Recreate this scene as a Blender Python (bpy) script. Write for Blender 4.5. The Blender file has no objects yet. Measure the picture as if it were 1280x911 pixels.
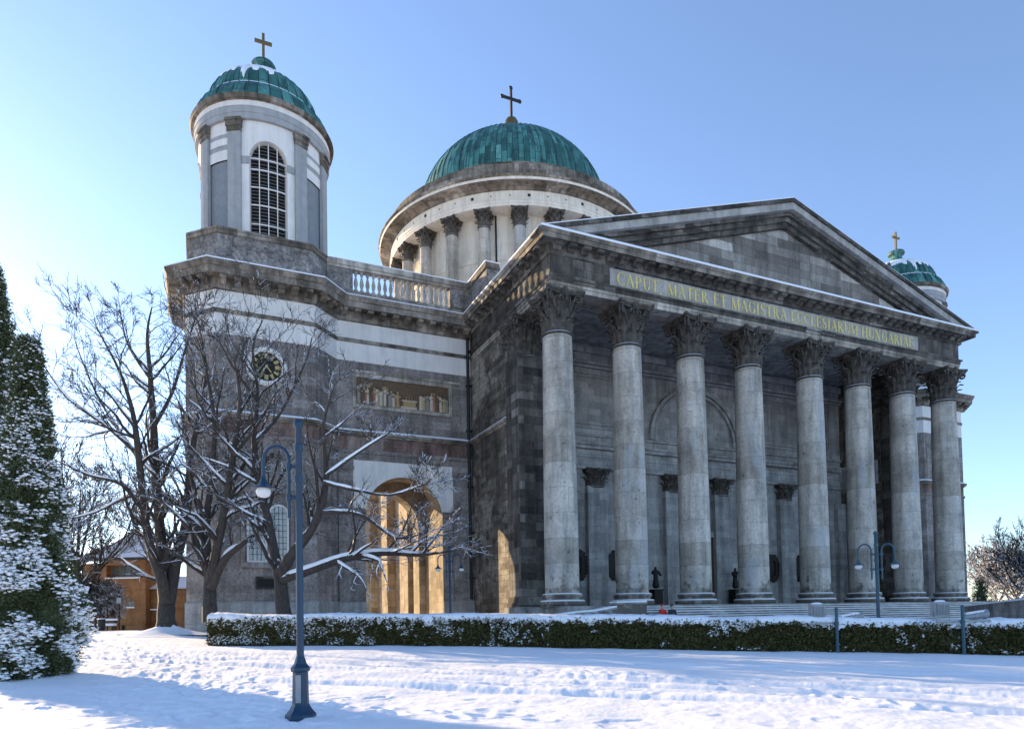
import bpy, math, random
import numpy as np
from math import sin, cos, pi, radians, sqrt, atan2
from mathutils import Matrix, Vector

S = bpy.context.scene
COL = S.collection

# ------------------------------------------------------------------ camera
F_PX, CY = 865.87, 743.12
YAW, PIT, ROL = radians(24.5015), radians(1.7722), radians(-1.0278)
C = np.array([-23.309, -42.638, 1.649])
fw = np.array([sin(YAW)*cos(PIT), cos(YAW)*cos(PIT), sin(PIT)])
_r0 = np.array([cos(YAW), -sin(YAW), 0.0]); _u0 = np.cross(_r0, fw)
rt = cos(ROL)*_r0 + sin(ROL)*_u0
up = -sin(ROL)*_r0 + cos(ROL)*_u0
cam = bpy.data.objects.new('camera', bpy.data.cameras.new('camera'))
COL.objects.link(cam)
cam.matrix_world = Matrix(((rt[0], up[0], -fw[0], C[0]), (rt[1], up[1], -fw[1], C[1]),
                           (rt[2], up[2], -fw[2], C[2]), (0, 0, 0, 1)))
cam.data.sensor_width = 36; cam.data.sensor_fit = 'HORIZONTAL'
cam.data.lens = F_PX/1280*36
cam.data.shift_y = (CY-455.5)/1280
cam.data.clip_start = 0.1; cam.data.clip_end = 6000
S.camera = cam

# ------------------------------------------------------------------ light
SUN_AZ, SUN_EL = radians(-27.0), radians(15.5)      # azimuth from +Y towards +X
w = bpy.data.worlds.new('World'); S.world = w; w.use_nodes = True
nt = w.node_tree
sky = nt.nodes.new('ShaderNodeTexSky'); sky.sky_type = 'NISHITA'; sky.sun_disc = False
sky.sun_elevation = SUN_EL; sky.sun_rotation = SUN_AZ
sky.altitude = 100; sky.air_density = 1.0; sky.dust_density = 0.26; sky.ozone_density = 4.0
bg = nt.nodes['Background']; bg.inputs[1].default_value = 0.15
hs = nt.nodes.new('ShaderNodeHueSaturation'); hs.inputs['Saturation'].default_value = .90; hs.inputs['Hue'].default_value = .503
nt.links.new(sky.outputs[0], hs.inputs['Color']); nt.links.new(hs.outputs[0], bg.inputs[0])
sl = bpy.data.lights.new('sun', 'SUN'); sl.energy = 4.8; sl.angle = radians(0.5); sl.color = (1, 0.74, 0.44)
sun = bpy.data.objects.new('sun', sl); COL.objects.link(sun)
_sd = Vector((sin(SUN_AZ)*cos(SUN_EL), cos(SUN_AZ)*cos(SUN_EL), sin(SUN_EL)))
sun.rotation_euler = _sd.to_track_quat('Z', 'Y').to_euler()
S.view_settings.view_transform = 'Standard'; S.view_settings.look = 'None'
S.view_settings.exposure = 1.2; S.view_settings.gamma = 1.0
S.view_settings.use_curve_mapping = False

# ------------------------------------------------------------------ helpers
def ray(px, py): return fw + rt*(px-640)/F_PX + up*(CY-py)/F_PX
def onD(px, py, d): return C + ray(px, py)*d
def onY(px, py, y):
    d = ray(px, py); return C + d*((y-C[1])/d[1])
def onX(px, py, x):
    d = ray(px, py); return C + d*((x-C[0])/d[0])
def sstep(a, b, x):
    t = np.clip((x-a)/(b-a), 0, 1); return t*t*(3-2*t)
def gz(x, y):                                      # the lie of the land
    dx, dy = np.asarray(x, float)-C[0], np.asarray(y, float)-C[1]
    l = dx*cos(YAW)-dy*sin(YAW); d = dx*sin(YAW)+dy*cos(YAW)
    d = np.maximum(d, 0)
    b = .023+.0068*np.tanh(l/8)
    z = .0105*np.minimum(d, 31) - b*np.clip(l, -30, 25)*np.minimum(d, 45)/30
    return z*(1-sstep(55, 95, d)) + .1*sstep(55, 95, d)
def G(px, py, d):                                  # ground point below a pixel ray at depth d
    p = onD(px, py, d); p[2] = float(gz(p[0], p[1])); return p

class MB:
    def __init__(s): s.v = []; s.f = []; s.m = []; s.mi = 0
    def add(s, pts, faces, mi=None):
        n = len(s.v); s.v += [tuple(map(float, p)) for p in pts]
        for f in faces: s.f.append(tuple(i+n for i in f)); s.m.append(s.mi if mi is None else mi)
    def quad(s, a, b, c, d, mi=None): s.add([a, b, c, d], [(0, 1, 2, 3)], mi)
    def poly(s, pts, mi=None): s.add(pts, [tuple(range(len(pts)))], mi)
    def box(s, x0, x1, y0, y1, z0, z1, mi=None):
        s.add([(x0,y0,z0),(x1,y0,z0),(x1,y1,z0),(x0,y1,z0),(x0,y0,z1),(x1,y0,z1),(x1,y1,z1),(x0,y1,z1)],
              [(3,2,1,0),(4,5,6,7),(0,1,5,4),(1,2,6,5),(2,3,7,6),(3,0,4,7)], mi)
    def obox(s, c, ax, ay, az, hx, hy, hz, mi=None, taper=1.0):
        c = np.array(c, float); P = []
        for k in (-1, 1):
            t = 1.0 if k < 0 else taper
            for i, j in ((-1,-1),(1,-1),(1,1),(-1,1)):
                P.append(c+np.array(ax)*i*hx*t+np.array(ay)*j*hy*t+np.array(az)*k*hz)
        s.add(P, [(3,2,1,0),(4,5,6,7),(0,1,5,4),(1,2,6,5),(2,3,7,6),(3,0,4,7)], mi)
    def lathe(s, prof, n=32, c=(0,0), a0=0, a1=2*pi, mi=None, cap=False):
        full = abs(a1-a0-2*pi) < 1e-6; m = n if full else n+1
        P = []; k = len(prof)
        for i in range(m):
            a = a0+(a1-a0)*i/n
            for r, z in prof: P.append((c[0]+r*sin(a), c[1]-r*cos(a), z))
        fs = []
        for i in range(n):
            j = (i+1) % m
            for q in range(k-1): fs.append((i*k+q, j*k+q, j*k+q+1, i*k+q+1))
        if cap: fs.append(tuple(i*k+k-1 for i in range(m))); fs.append(tuple(i*k for i in range(m))[::-1])
        s.add(P, fs, mi)
    def tube(s, pts, rad, n=8, mi=None, cap=True):
        pts = [np.array(p, float) for p in pts]; k = len(pts)
        if np.isscalar(rad): rad = [rad]*k
        P = []; prev = None
        for i in range(k):
            t = pts[min(i+1, k-1)]-pts[max(i-1, 0)]; t = t/(np.linalg.norm(t)+1e-9)
            if prev is None:
                h = np.array([0,0,1.]) if abs(t[2]) < .9 else np.array([1.,0,0]); a = np.cross(t, h)
            else: a = prev-t*(prev@t)
            a /= np.linalg.norm(a)+1e-9; b = np.cross(t, a); prev = a
            for j in range(n):
                q = 2*pi*j/n; P.append(pts[i]+rad[i]*(a*cos(q)+b*sin(q)))
        fs = [(i*n+j, i*n+(j+1) % n, (i+1)*n+(j+1) % n, (i+1)*n+j) for i in range(k-1) for j in range(n)]
        if cap: fs += [tuple(range(n))[::-1], tuple((k-1)*n+j for j in range(n))]
        s.add(P, fs, mi)
    def sweep(s, path, prof, closed=False, mi=None, caps=True):
        path = [np.array(p[:2], float) for p in path]; n = len(path); k = len(prof); P = []
        for i in range(n):
            if closed or 0 < i < n-1:
                e0 = path[i]-path[i-1]; e1 = path[(i+1) % n]-path[i]
            elif i == 0: e0 = e1 = path[1]-path[0]
            else: e0 = e1 = path[-1]-path[-2]
            n0 = np.array([e0[1], -e0[0]])/np.linalg.norm(e0); n1 = np.array([e1[1], -e1[0]])/np.linalg.norm(e1)
            m = n0+n1; m = m/max(m@n0, .2)
            for o, z in prof: P.append((path[i][0]+m[0]*o, path[i][1]+m[1]*o, z))
        fs = []
        for i in range(n if closed else n-1):
            j = (i+1) % n
            for q in range(k-1): fs.append((i*k+q, j*k+q, j*k+q+1, i*k+q+1))
        if not closed and caps:
            fs.append(tuple(range(k))); fs.append(tuple((n-1)*k+q for q in range(k))[::-1])
        s.add(P, fs, mi)
    def extrude(s, poly, vec, mi=None):
        n = len(poly); poly = [np.array(p, float) for p in poly]; vec = np.array(vec, float)
        s.add(poly+[p+vec for p in poly], [tuple(range(n))[::-1], tuple(range(n, 2*n))] +
              [(i, (i+1) % n, n+(i+1) % n, n+i) for i in range(n)], mi)
    def build(s, name, mats, parent=None, loc=None, smooth=None, uv=None, weld=False):
        if not isinstance(mats, (list, tuple)): mats = [mats]
        V = np.array(s.v, float).reshape(-1, 3)
        org = np.array(loc, float) if loc is not None else (WORG.get(parent.name, np.zeros(3)) if parent else np.zeros(3))
        me = bpy.data.meshes.new(name)
        me.from_pydata([tuple(p) for p in (V-org)], [], s.f)
        for m in mats: me.materials.append(m)
        if len(mats) > 1: me.polygons.foreach_set('material_index', np.array(s.m, np.int32))
        boxuv(me, org, uv)
        if smooth:
            me.polygons.foreach_set('use_smooth', np.ones(len(me.polygons), bool))
            me.set_sharp_from_angle(angle=radians(smooth))
        o = bpy.data.objects.new(name, me); COL.objects.link(o)
        link_to(o, parent, org)
        return o

WORG = {}                                            # world origin of every object that may become a parent
def link_to(o, parent, org):
    WORG[o.name] = np.array(org, float)
    if parent is not None:
        o.parent = parent; o.location = tuple(np.array(org)-WORG[parent.name])
    else: o.location = tuple(org)

def boxuv(me, org, uv=None):
    nl = len(me.loops)
    if nl == 0: return
    lay = me.uv_layers.new(name='UVMap')
    vi = np.empty(nl, np.int32); me.loops.foreach_get('vertex_index', vi)
    co = np.empty(len(me.vertices)*3); me.vertices.foreach_get('co', co); co = co.reshape(-1, 3)+org
    npoly = len(me.polygons)
    nr = np.empty(npoly*3); me.polygons.foreach_get('normal', nr); nr = nr.reshape(-1, 3)
    tot = np.empty(npoly, np.int32); me.polygons.foreach_get('loop_total', tot)
    fi = np.repeat(np.arange(npoly), tot); p = co[vi]
    if uv and uv[0] == 'cyl':
        cx, cy, R = uv[1:4]
        a = np.arctan2(p[:,0]-cx, -(p[:,1]-cy))
        first = np.concatenate([[0], np.cumsum(tot)[:-1]])
        ref = a[first][fi]; a = np.where(a-ref > pi, a-2*pi, np.where(a-ref < -pi, a+2*pi, a))
        out = np.stack([a*R, p[:,2]], 1)
    else:
        n = nr[fi]; flat = np.abs(n[:,2]) > .75
        h = np.sqrt(n[:,0]**2+n[:,1]**2)+1e-9; tx, ty = -n[:,1]/h, n[:,0]/h
        u = np.where(flat, p[:,0], p[:,0]*tx+p[:,1]*ty); v = np.where(flat, p[:,1], p[:,2])
        out = np.stack([u, v], 1)
    lay.data.foreach_set('uv', out.astype(np.float32).ravel())

def arrmesh(name, V, Fq, mat, parent=None, loc=None, smooth=False, uv=True):
    """mesh from numpy arrays (faces of one size)"""
    org = np.array(loc, float) if loc is not None else (WORG.get(parent.name, np.zeros(3)) if parent else np.zeros(3))
    me = bpy.data.meshes.new(name); k = Fq.shape[1]
    me.vertices.add(len(V)); me.vertices.foreach_set('co', (V-org).astype(np.float32).ravel())
    me.loops.add(Fq.size); me.loops.foreach_set('vertex_index', Fq.astype(np.int32).ravel())
    me.polygons.add(len(Fq)); me.polygons.foreach_set('loop_start', np.arange(0, Fq.size, k, dtype=np.int32))
    me.polygons.foreach_set('loop_total', np.full(len(Fq), k, np.int32))
    if smooth: me.polygons.foreach_set('use_smooth', np.ones(len(Fq), bool))
    me.update(calc_edges=True); me.validate()
    me.materials.append(mat)
    o = bpy.data.objects.new(name, me); COL.objects.link(o); link_to(o, parent, org)
    return o

def thing(name, loc, label, cat, group=None, rotz=0):
    o = bpy.data.objects.new(name, None); COL.objects.link(o); o.empty_display_size = .3
    link_to(o, None, loc); o.rotation_euler = (0, 0, rotz)
    o['label'] = label; o['category'] = cat
    if group: o['group'] = group
    return o
def tag(o, label, cat, group=None):
    o['label'] = label; o['category'] = cat
    if group: o['group'] = group
    return o
def struct(o, kind='structure'): o['kind'] = kind; return o
def dup(o, parent, org, rotz=None, scale=None):
    """copy of a part (sharing its mesh) with its children"""
    c = o.copy(); COL.objects.link(c); link_to(c, parent, org)
    if rotz is not None: c.rotation_euler = (0, 0, rotz)
    if scale is not None: c.scale = scale if not np.isscalar(scale) else (scale,)*3
    for ch in o.children:
        k = ch.copy(); COL.objects.link(k); k.parent = c; WORG[k.name] = np.array(org)
    return c

# ------------------------------------------------------------------ materials
def newmat(name):
    m = bpy.data.materials.new(name); m.use_nodes = True
    return m, m.node_tree, m.node_tree.nodes['Principled BSDF']
def nd(nt, t, **kw):
    n = nt.nodes.new('ShaderNode'+t)
    for k, v in kw.items():
        if k.startswith('i_'):
            key = k[2:].replace('_', ' '); key = int(key) if key.isdigit() else key
            if isinstance(v, bpy.types.NodeSocket): nt.links.new(v, n.inputs[key])
            else: n.inputs[key].default_value = v
        else: setattr(n, k, v)
    return n
def rgba(c): return (c[0], c[1], c[2], 1) if len(c) == 3 else c
def ramp(nt, fac, stops, interp='LINEAR'):
    n = nt.nodes.new('ShaderNodeValToRGB'); n.color_ramp.interpolation = interp
    e = n.color_ramp.elements
    while len(e) < len(stops): e.new(0.5)
    for i, (p, c) in enumerate(stops):
        e[i].position = p; e[i].color = rgba(c if not np.isscalar(c) else (c, c, c))
    nt.links.new(fac, n.inputs[0]); return n.outputs[0]
def mix(nt, fac, a, b, mode='MIX'):
    n = nt.nodes.new('ShaderNodeMix'); n.data_type = 'RGBA'; n.blend_type = mode
    for sock, v in ((n.inputs[0], fac), (n.inputs[6], a), (n.inputs[7], b)):
        if isinstance(v, bpy.types.NodeSocket): nt.links.new(v, sock)
        else: sock.default_value = v if np.isscalar(v) else rgba(v)
    return n.outputs[2]
def noise(nt, vec, scale, detail=4, rough=.55, dist=0):
    n = nt.nodes.new('ShaderNodeTexNoise'); n.inputs['Scale'].default_value = scale
    n.inputs['Detail'].default_value = detail; n.inputs['Roughness'].default_value = rough
    n.inputs['Distortion'].default_value = dist
    if vec: nt.links.new(vec, n.inputs['Vector'])
    return n.outputs[0]
def mapping(nt, vec, scale=(1,1,1), loc=(0,0,0)):
    n = nt.nodes.new('ShaderNodeMapping'); n.inputs['Scale'].default_value = scale; n.inputs['Location'].default_value = loc
    nt.links.new(vec, n.inputs[0]); return n.outputs[0]
def bump(nt, b, h, strength=.4, dist=.05):
    n = nt.nodes.new('ShaderNodeBump'); n.inputs['Strength'].default_value = strength; n.inputs['Distance'].default_value = dist
    nt.links.new(h, n.inputs['Height']); nt.links.new(n.outputs[0], b.inputs['Normal'])
def math_(nt, op, a, b=0.0, clamp=False):
    n = nt.nodes.new('ShaderNodeMath'); n.operation = op; n.use_clamp = clamp
    for i, v in enumerate((a, b)):
        if isinstance(v, bpy.types.NodeSocket): nt.links.new(v, n.inputs[i])
        else: n.inputs[i].default_value = v
    return n.outputs[0]

def stone(name, stops, bw=1.2, bh=.5, mortar=(.08,.078,.075), ms=.014, grime=.5, gscale=.22, streak=.5,
          fine=.35, bmp=.5, rough=.88, extra=None, mfade=1.0):
    """ashlar: each block draws its colour from the ramp; weather stains and streaks over it"""
    m, nt, b = newmat(name)
    tc = nd(nt, 'TexCoord'); uv = tc.outputs['UV']
    pos = nd(nt, 'NewGeometry').outputs['Position']
    br = nd(nt, 'TexBrick', offset=.5, i_Color1=(0,0,0,1), i_Color2=(1,1,1,1), i_Mortar=(.5,.5,.5,1), i_Scale=1.0,
            i_Mortar_Size=ms, i_Mortar_Smooth=.3, i_Bias=0.0, i_Brick_Width=bw, i_Row_Height=bh)
    wob = noise(nt, pos, 1.3, 2)
    off = nd(nt, 'VectorMath', operation='SCALE', i_0=nd(nt, 'CombineXYZ', i_0=wob, i_1=wob).outputs[0]); off.inputs['Scale'].default_value = .03
    vec = nd(nt, 'VectorMath', operation='ADD', i_0=uv, i_1=off.outputs[0]).outputs[0]
    nt.links.new(vec, br.inputs['Vector'])
    col = ramp(nt, br.outputs['Color'], stops)
    n1 = noise(nt, pos, gscale, 6, .62)
    col = mix(nt, 1.0, col, ramp(nt, n1, [(.36, 1-grime), (.6, 1.0)]), 'MULTIPLY')
    st = noise(nt, mapping(nt, pos, (1.6, 1.6, .16)), 1.0, 5, .6)
    col = mix(nt, 1.0, col, ramp(nt, st, [(.38, 1-streak), (.58, 1.0)]), 'MULTIPLY')
    n2 = noise(nt, pos, 5.0, 6, .7)
    col = mix(nt, 1.0, col, ramp(nt, n2, [(.3, 1-fine), (.7, 1+.25*fine)]), 'MULTIPLY')
    sp = noise(nt, pos, 2.2, 3, .8)
    col = mix(nt, 1.0, col, ramp(nt, sp, [(.30, (.45,.43,.42)), (.37, 1.0)]), 'MULTIPLY')
    if extra: col = extra(nt, col, pos, uv)
    col = mix(nt, math_(nt, 'MULTIPLY', br.outputs['Fac'], .8*mfade), col, mortar)
    nt.links.new(col, b.inputs['Base Color']); b.inputs['Roughness'].default_value = rough
    b.inputs['Specular IOR Level'].default_value = .25
    h = math_(nt, 'ADD', math_(nt, 'MULTIPLY', br.outputs['Fac'], -.8), math_(nt, 'MULTIPLY', n2, .8))
    h = math_(nt, 'ADD', h, math_(nt, 'MULTIPLY', br.outputs['Color'], .25))
    bump(nt, b, h, bmp, .05)
    return m
def plain(name, c, rough=.6, metal=0, var=.2, scale=3, bmp=.15, spec=.4, streak=0):
    m, nt, b = newmat(name)
    pos = nd(nt, 'NewGeometry').outputs['Position']
    n = noise(nt, pos, scale, 6, .65)
    col = mix(nt, 1.0, c, ramp(nt, n, [(.3, 1-var), (.7, 1+.3*var)]), 'MULTIPLY')
    if streak:
        st = noise(nt, mapping(nt, pos, (1.8, 1.8, .2)), 1.0, 5, .6)
        col = mix(nt, 1.0, col, ramp(nt, st, [(.36, 1-streak), (.56, 1.0)]), 'MULTIPLY')
    nt.links.new(col, b.inputs['Base Color'])
    b.inputs['Roughness'].default_value = rough; b.inputs['Metallic'].default_value = metal
    b.inputs['Specular IOR Level'].default_value = spec
    if bmp: bump(nt, b, n, bmp, .03)
    return m

M = {}
def low_stain(nt, col, pos, uv):                    # dark weathering on the lower drums of the columns, pale washed patches
    z = nd(nt, 'SeparateXYZ', i_0=pos).outputs[2]
    n = noise(nt, pos, 1.1, 6, .7)
    f = math_(nt, 'SUBTRACT', math_(nt, 'ADD', math_(nt, 'MULTIPLY', z, -.11), .93), math_(nt, 'MULTIPLY', n, 1.0))
    col = mix(nt, ramp(nt, f, [(.0, 0.0), (.14, .85)]), col, (.085,.074,.062))
    p = noise(nt, mapping(nt, pos, (.55,.55,.22), (7,3,1)), 1.0, 4, .6)
    return mix(nt, ramp(nt, p, [(.56, 0.0), (.64, .5)]), col, (.40,.42,.44))
M['column'] = stone('column_limestone', [(0,(.50,.445,.37)),(.5,(.63,.57,.485)),(1,(.72,.66,.575))], 5.1, 1.75, (.14,.12,.10), .012, .35, .5, .35, .3, .45, extra=low_stain)
M['dark'] = stone('weathered_dark_limestone', [(0,(.085,.074,.062)),(.45,(.15,.133,.114)),(.8,(.22,.20,.172)),(.91,(.28,.258,.222)),(1,(.40,.37,.325))], 1.7, .62, (.085,.072,.06), .012, .45, .3, .5, .4, .6)
def pale_patch(nt, col, pos, uv):                    # areas where the dark crust has fallen off
    n = noise(nt, pos, .28, 5, .75)
    return mix(nt, ramp(nt, n, [(.52, 0.0), (.60, .6)]), col, (.40,.36,.29))
M['flank'] = stone('patchy_flank_masonry', [(0,(.14,.118,.092)),(.5,(.23,.195,.155)),(.85,(.31,.268,.215)),(1,(.38,.335,.265))], 1.1, .45, (.11,.094,.076), .02, .5, .25, .45, .45, .8, extra=pale_patch)
M['wall'] = stone('grey_brown_rubble_ashlar', [(0,(.31,.27,.243)),(.5,(.37,.325,.293)),(.85,(.42,.372,.338)),(1,(.50,.452,.415))], 1.5, .62, (.29,.258,.235), .014, .4, .5, .35, .55, .6)
M['inner'] = stone('portico_grey_limestone', [(0,(.44,.43,.415)),(.6,(.54,.53,.51)),(1,(.64,.63,.61))], 1.3, .6, (.28,.25,.215), .014, .35, .2, .35, .25, .5)
M['cornice'] = stone('cornice_limestone', [(0,(.20,.165,.125)),(.5,(.31,.265,.21)),(1,(.50,.44,.37))], 2.4, 3.0, (.14,.12,.10), .012, .6, .5, .5, .35, .4)
M['arch'] = stone('pale_arch_limestone', [(0,(.34,.26,.165)),(.6,(.45,.355,.235)),(1,(.54,.44,.31))], 1.3, .6, (.2,.18,.15), .012, .35, .4, .25, .3, .4)
M['plinth'] = stone('pale_plinth_blocks', [(0,(.34,.33,.31)),(1,(.48,.47,.45))], 1.5, .75, (.2,.2,.2), .014, .3, .6, .3, .25, .4)
M['attic'] = stone('mottled_attic_stone', [(0,(.31,.28,.255)),(1,(.44,.405,.37))], 2.6, .9, (.27,.245,.225), .01, .5, 1.2, .3, .7, .6)
M['panel'] = stone('pale_inscription_stone', [(0,(.43,.405,.37)),(1,(.50,.475,.435))], 3.0, 1.6, (.33,.31,.28), .008, .3, .5, .25, .2, .2)
M['fascia'] = stone('banded_architrave_stone', [(0,(.33,.28,.225)),(.4,(.48,.425,.35)),(.75,(.61,.55,.465)),(1,(.72,.66,.57))], 3.2, 2.0, (.18,.16,.135), .01, .45, .35, .45, .3, .3)
M['red'] = stone('faded_red_band', [(0,(.25,.16,.13)),(.6,(.33,.225,.19)),(1,(.42,.33,.29))], 3.0, 1.2, (.22,.14,.11), .008, .55, .35, .5, .4, .3)
M['plaster'] = plain('white_lime_plaster', (.74,.71,.67), .85, 0, .12, .8, .1, .2, .12)
M['cream'] = plain('cream_plaster', (.76,.70,.60), .85, 0, .15, .6, .1, .2, .18)
M['greyplaster'] = plain('blue_grey_render', (.36,.365,.365), .85, 0, .15, 2, .15, .2, .15)
def make_carved():
    m, nt, b = newmat('sooty_carved_stone')
    g = nd(nt, 'NewGeometry'); pos = g.outputs['Position']
    n = noise(nt, pos, 2.2, 6, .7); n3 = noise(nt, pos, 5, 4, .7)
    col = ramp(nt, n, [(.3,(.035,.029,.024)),(.55,(.085,.073,.06)),(.72,(.20,.175,.145))])
    z = nd(nt, 'SeparateXYZ', i_0=g.outputs['Normal']).outputs[2]
    f = ramp(nt, math_(nt, 'ADD', z, math_(nt, 'SUBTRACT', n3, .5)), [(.62, 0.0), (.72, .9)])
    col = mix(nt, f, col, (.70,.71,.73))
    nt.links.new(col, b.inputs['Base Color']); b.inputs['Roughness'].default_value = .9
    bump(nt, b, n3, .6, .04); return m
M['gcap'] = make_carved()
M['snow'] = None
M['copper'] = None
M['dark_metal'] = plain('dark_iron', (.03,.032,.035), .5, .6, .3, 8, .1)
M['void'] = plain('dark_interior', (.012,.012,.014), .8, 0, .2, 1, 0)
M['bronze'] = plain('dark_bronze', (.022,.02,.018), .5, .4, .4, 6, .3)
M['gold'] = plain('gilt_metal', (.70,.58,.22), .5, .1, .3, 6, .1)
M['brass'] = plain('weathered_gilt', (.20,.15,.06), .4, .7, .3, 5, .1)
M['blue'] = plain('blue_lamp_paint', (.003,.036,.080), .42, 0, .25, 9, .05, .5)
M['postblue'] = plain('faded_blue_paint', (.03,.085,.12), .5, 0, .25, 9, .05, .5)
M['globe'] = plain('opal_glass', (.72,.72,.70), .25, 0, .05, 3, 0, .5)
M['flood'] = plain('grey_floodlight_metal', (.30,.32,.34), .45, .3, .2, 6, .05)
M['louvre'] = plain('weathered_louvre', (.24,.225,.205), .8, 0, .4, 4, .1)
M['glass'] = plain('leaded_window_glass', (.10,.12,.13), .12, 0, .3, 3, .05, .7)
M['ochre'] = stone('ochre_render', [(0,(.33,.17,.075)),(1,(.40,.215,.10))], 2.2, .35, (.30,.13,.05), .01, .3, .4, .25, .2, .2)
M['wood'] = plain('brown_wood', (.10,.06,.035), .7, 0, .3, 6, .2)
M['signred'] = plain('red_sign_paint', (.30,.02,.03), .5, 0, .2, 4, .05)
M['roof'] = plain('dark_slate_roof', (.05,.045,.045), .7, 0, .3, 3, .2)

def make_snow():
    m, nt, b = newmat('fresh_snow')
    pos = nd(nt, 'NewGeometry').outputs['Position']
    n = noise(nt, pos, 9, 5, .6); n2 = noise(nt, pos, .5, 3, .5)
    col = mix(nt, n2, (.80,.82,.86), (.88,.89,.91))
    nt.links.new(col, b.inputs['Base Color']); b.inputs['Roughness'].default_value = .65
    b.inputs['Specular IOR Level'].default_value = .3
    bump(nt, b, n, .35, .03); return m
M['snow'] = make_snow()
def make_copper():
    m, nt, b = newmat('green_copper_patina')
    tc = nd(nt, 'TexCoord'); uv = tc.outputs['UV']; pos = nd(nt, 'NewGeometry').outputs['Position']
    rot = nd(nt, 'CombineXYZ'); sp = nd(nt, 'SeparateXYZ', i_0=uv)
    nt.links.new(sp.outputs[1], rot.inputs[0]); nt.links.new(sp.outputs[0], rot.inputs[1])
    br = nd(nt, 'TexBrick', offset=.5, i_Vector=rot.outputs[0], i_Color1=(0,0,0,1), i_Color2=(1,1,1,1), i_Mortar=(.5,.5,.5,1), i_Scale=1.0,
            i_Mortar_Size=.035, i_Mortar_Smooth=.1, i_Brick_Width=2.2, i_Row_Height=.62)
    col = ramp(nt, br.outputs['Color'], [(0,(.022,.10,.09)),(.5,(.055,.20,.178)),(.9,(.095,.29,.255)),(1,(.19,.40,.36))])
    st = noise(nt, mapping(nt, pos, (1.3,1.3,.25)), 1.0, 6, .65)
    col = mix(nt, ramp(nt, st, [(.38, .8), (.56, 0.0)]), col, (.012,.05,.05))
    col = mix(nt, math_(nt, 'MULTIPLY', br.outputs['Fac'], .95), col, (.008,.028,.028))
    nt.links.new(col, b.inputs['Base Color']); b.inputs['Roughness'].default_value = .55
    b.inputs['Specular IOR Level'].default_value = .4
    bump(nt, b, math_(nt, 'MULTIPLY', br.outputs['Fac'], 1.0), .5, .06); return m
M['copper'] = make_copper()
def make_bark(name='snow_dusted_bark', k=1.0, thr=.60):
    m, nt, b = newmat(name)
    g = nd(nt, 'NewGeometry'); pos = g.outputs['Position']
    n = noise(nt, mapping(nt, pos, (9,9,2.5)), 1.0, 6, .7)
    col = ramp(nt, n, [(.3,(.022*k,.018*k,.016*k)),(.6,(.06*k,.05*k,.044*k)),(.8,(.11*k,.095*k,.083*k))])
    z = nd(nt, 'SeparateXYZ', i_0=g.outputs['Normal']).outputs[2]
    n3 = noise(nt, pos, 2.6, 4, .6)
    f = ramp(nt, math_(nt, 'ADD', z, math_(nt, 'MULTIPLY', math_(nt, 'SUBTRACT', n3, .5), 2.2)), [(thr, 0.0), (thr+.12, 1.0)])
    col = mix(nt, f, col, (.80,.82,.86))
    nt.links.new(col, b.inputs['Base Color']); b.inputs['Roughness'].default_value = .9
    bump(nt, b, n, .6, .03); return m
M['bark'] = make_bark(); M['twig'] = make_bark('snow_lined_twigs', .7, .36); M['frost'] = make_bark('frosted_twigs', 1.8, .0)
def make_leaf(name, a, c):
    m, nt, b = newmat(name)
    pos = nd(nt, 'NewGeometry').outputs['Position']
    n = noise(nt, pos, 14, 4, .8)
    nt.links.new(ramp(nt, n, [(.35, a), (.65, c)]), b.inputs['Base Color']); b.inputs['Roughness'].default_value = .7
    b.inputs['Specular IOR Level'].default_value = .25
    return m
M['thuja'] = make_leaf('dark_thuja_foliage', (.022,.038,.018), (.12,.14,.06))
M['hedge'] = make_leaf('clipped_hedge_foliage', (.03,.036,.012), (.17,.15,.06))
#@@STRUCTURE
# ------------------------------------------------------------------ snow-covered ground
def vnoise(x, y, seed=0):
    xi = np.floor(x).astype(np.int64); yi = np.floor(y).astype(np.int64); fx = x-xi; fy = y-yi
    fx = fx*fx*(3-2*fx); fy = fy*fy*(3-2*fy)
    def h(a, b):
        n = (a*374761393+b*668265263+seed*982451653) & 0x7fffffff
        n = ((n ^ (n >> 13))*1274126177) & 0x7fffffff
        return ((n ^ (n >> 16)) & 0xffff)/65535.0
    return (h(xi, yi)*(1-fx)+h(xi+1, yi)*fx)*(1-fy)+(h(xi, yi+1)*(1-fx)+h(xi+1, yi+1)*fx)*fy
def fbm(x, y, oct=4, seed=0, g=.5):
    a, s, t = 1.0, 0, 0
    for o in range(oct):
        s = s+a*vnoise(x*2**o, y*2**o, seed+o); t += a; a *= g
    return s/t-.5
def gpx(px, py, d0=5, d1=80):                       # where the ray of a pixel meets the ground
    lo = None
    for d in np.linspace(d0, d1, 1500):
        p = onD(px, py, d)
        if p[2] <= float(gz(p[0], p[1])): return p
    return onD(px, py, d1)
def segdist(x, y, a, b):
    a = np.array(a[:2]); b = np.array(b[:2]); e = b-a; L = np.linalg.norm(e); e = e/L
    t = (x-a[0])*e[0]+(y-a[1])*e[1]; s = -(x-a[0])*e[1]+(y-a[1])*e[0]
    return t, s, L
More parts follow.
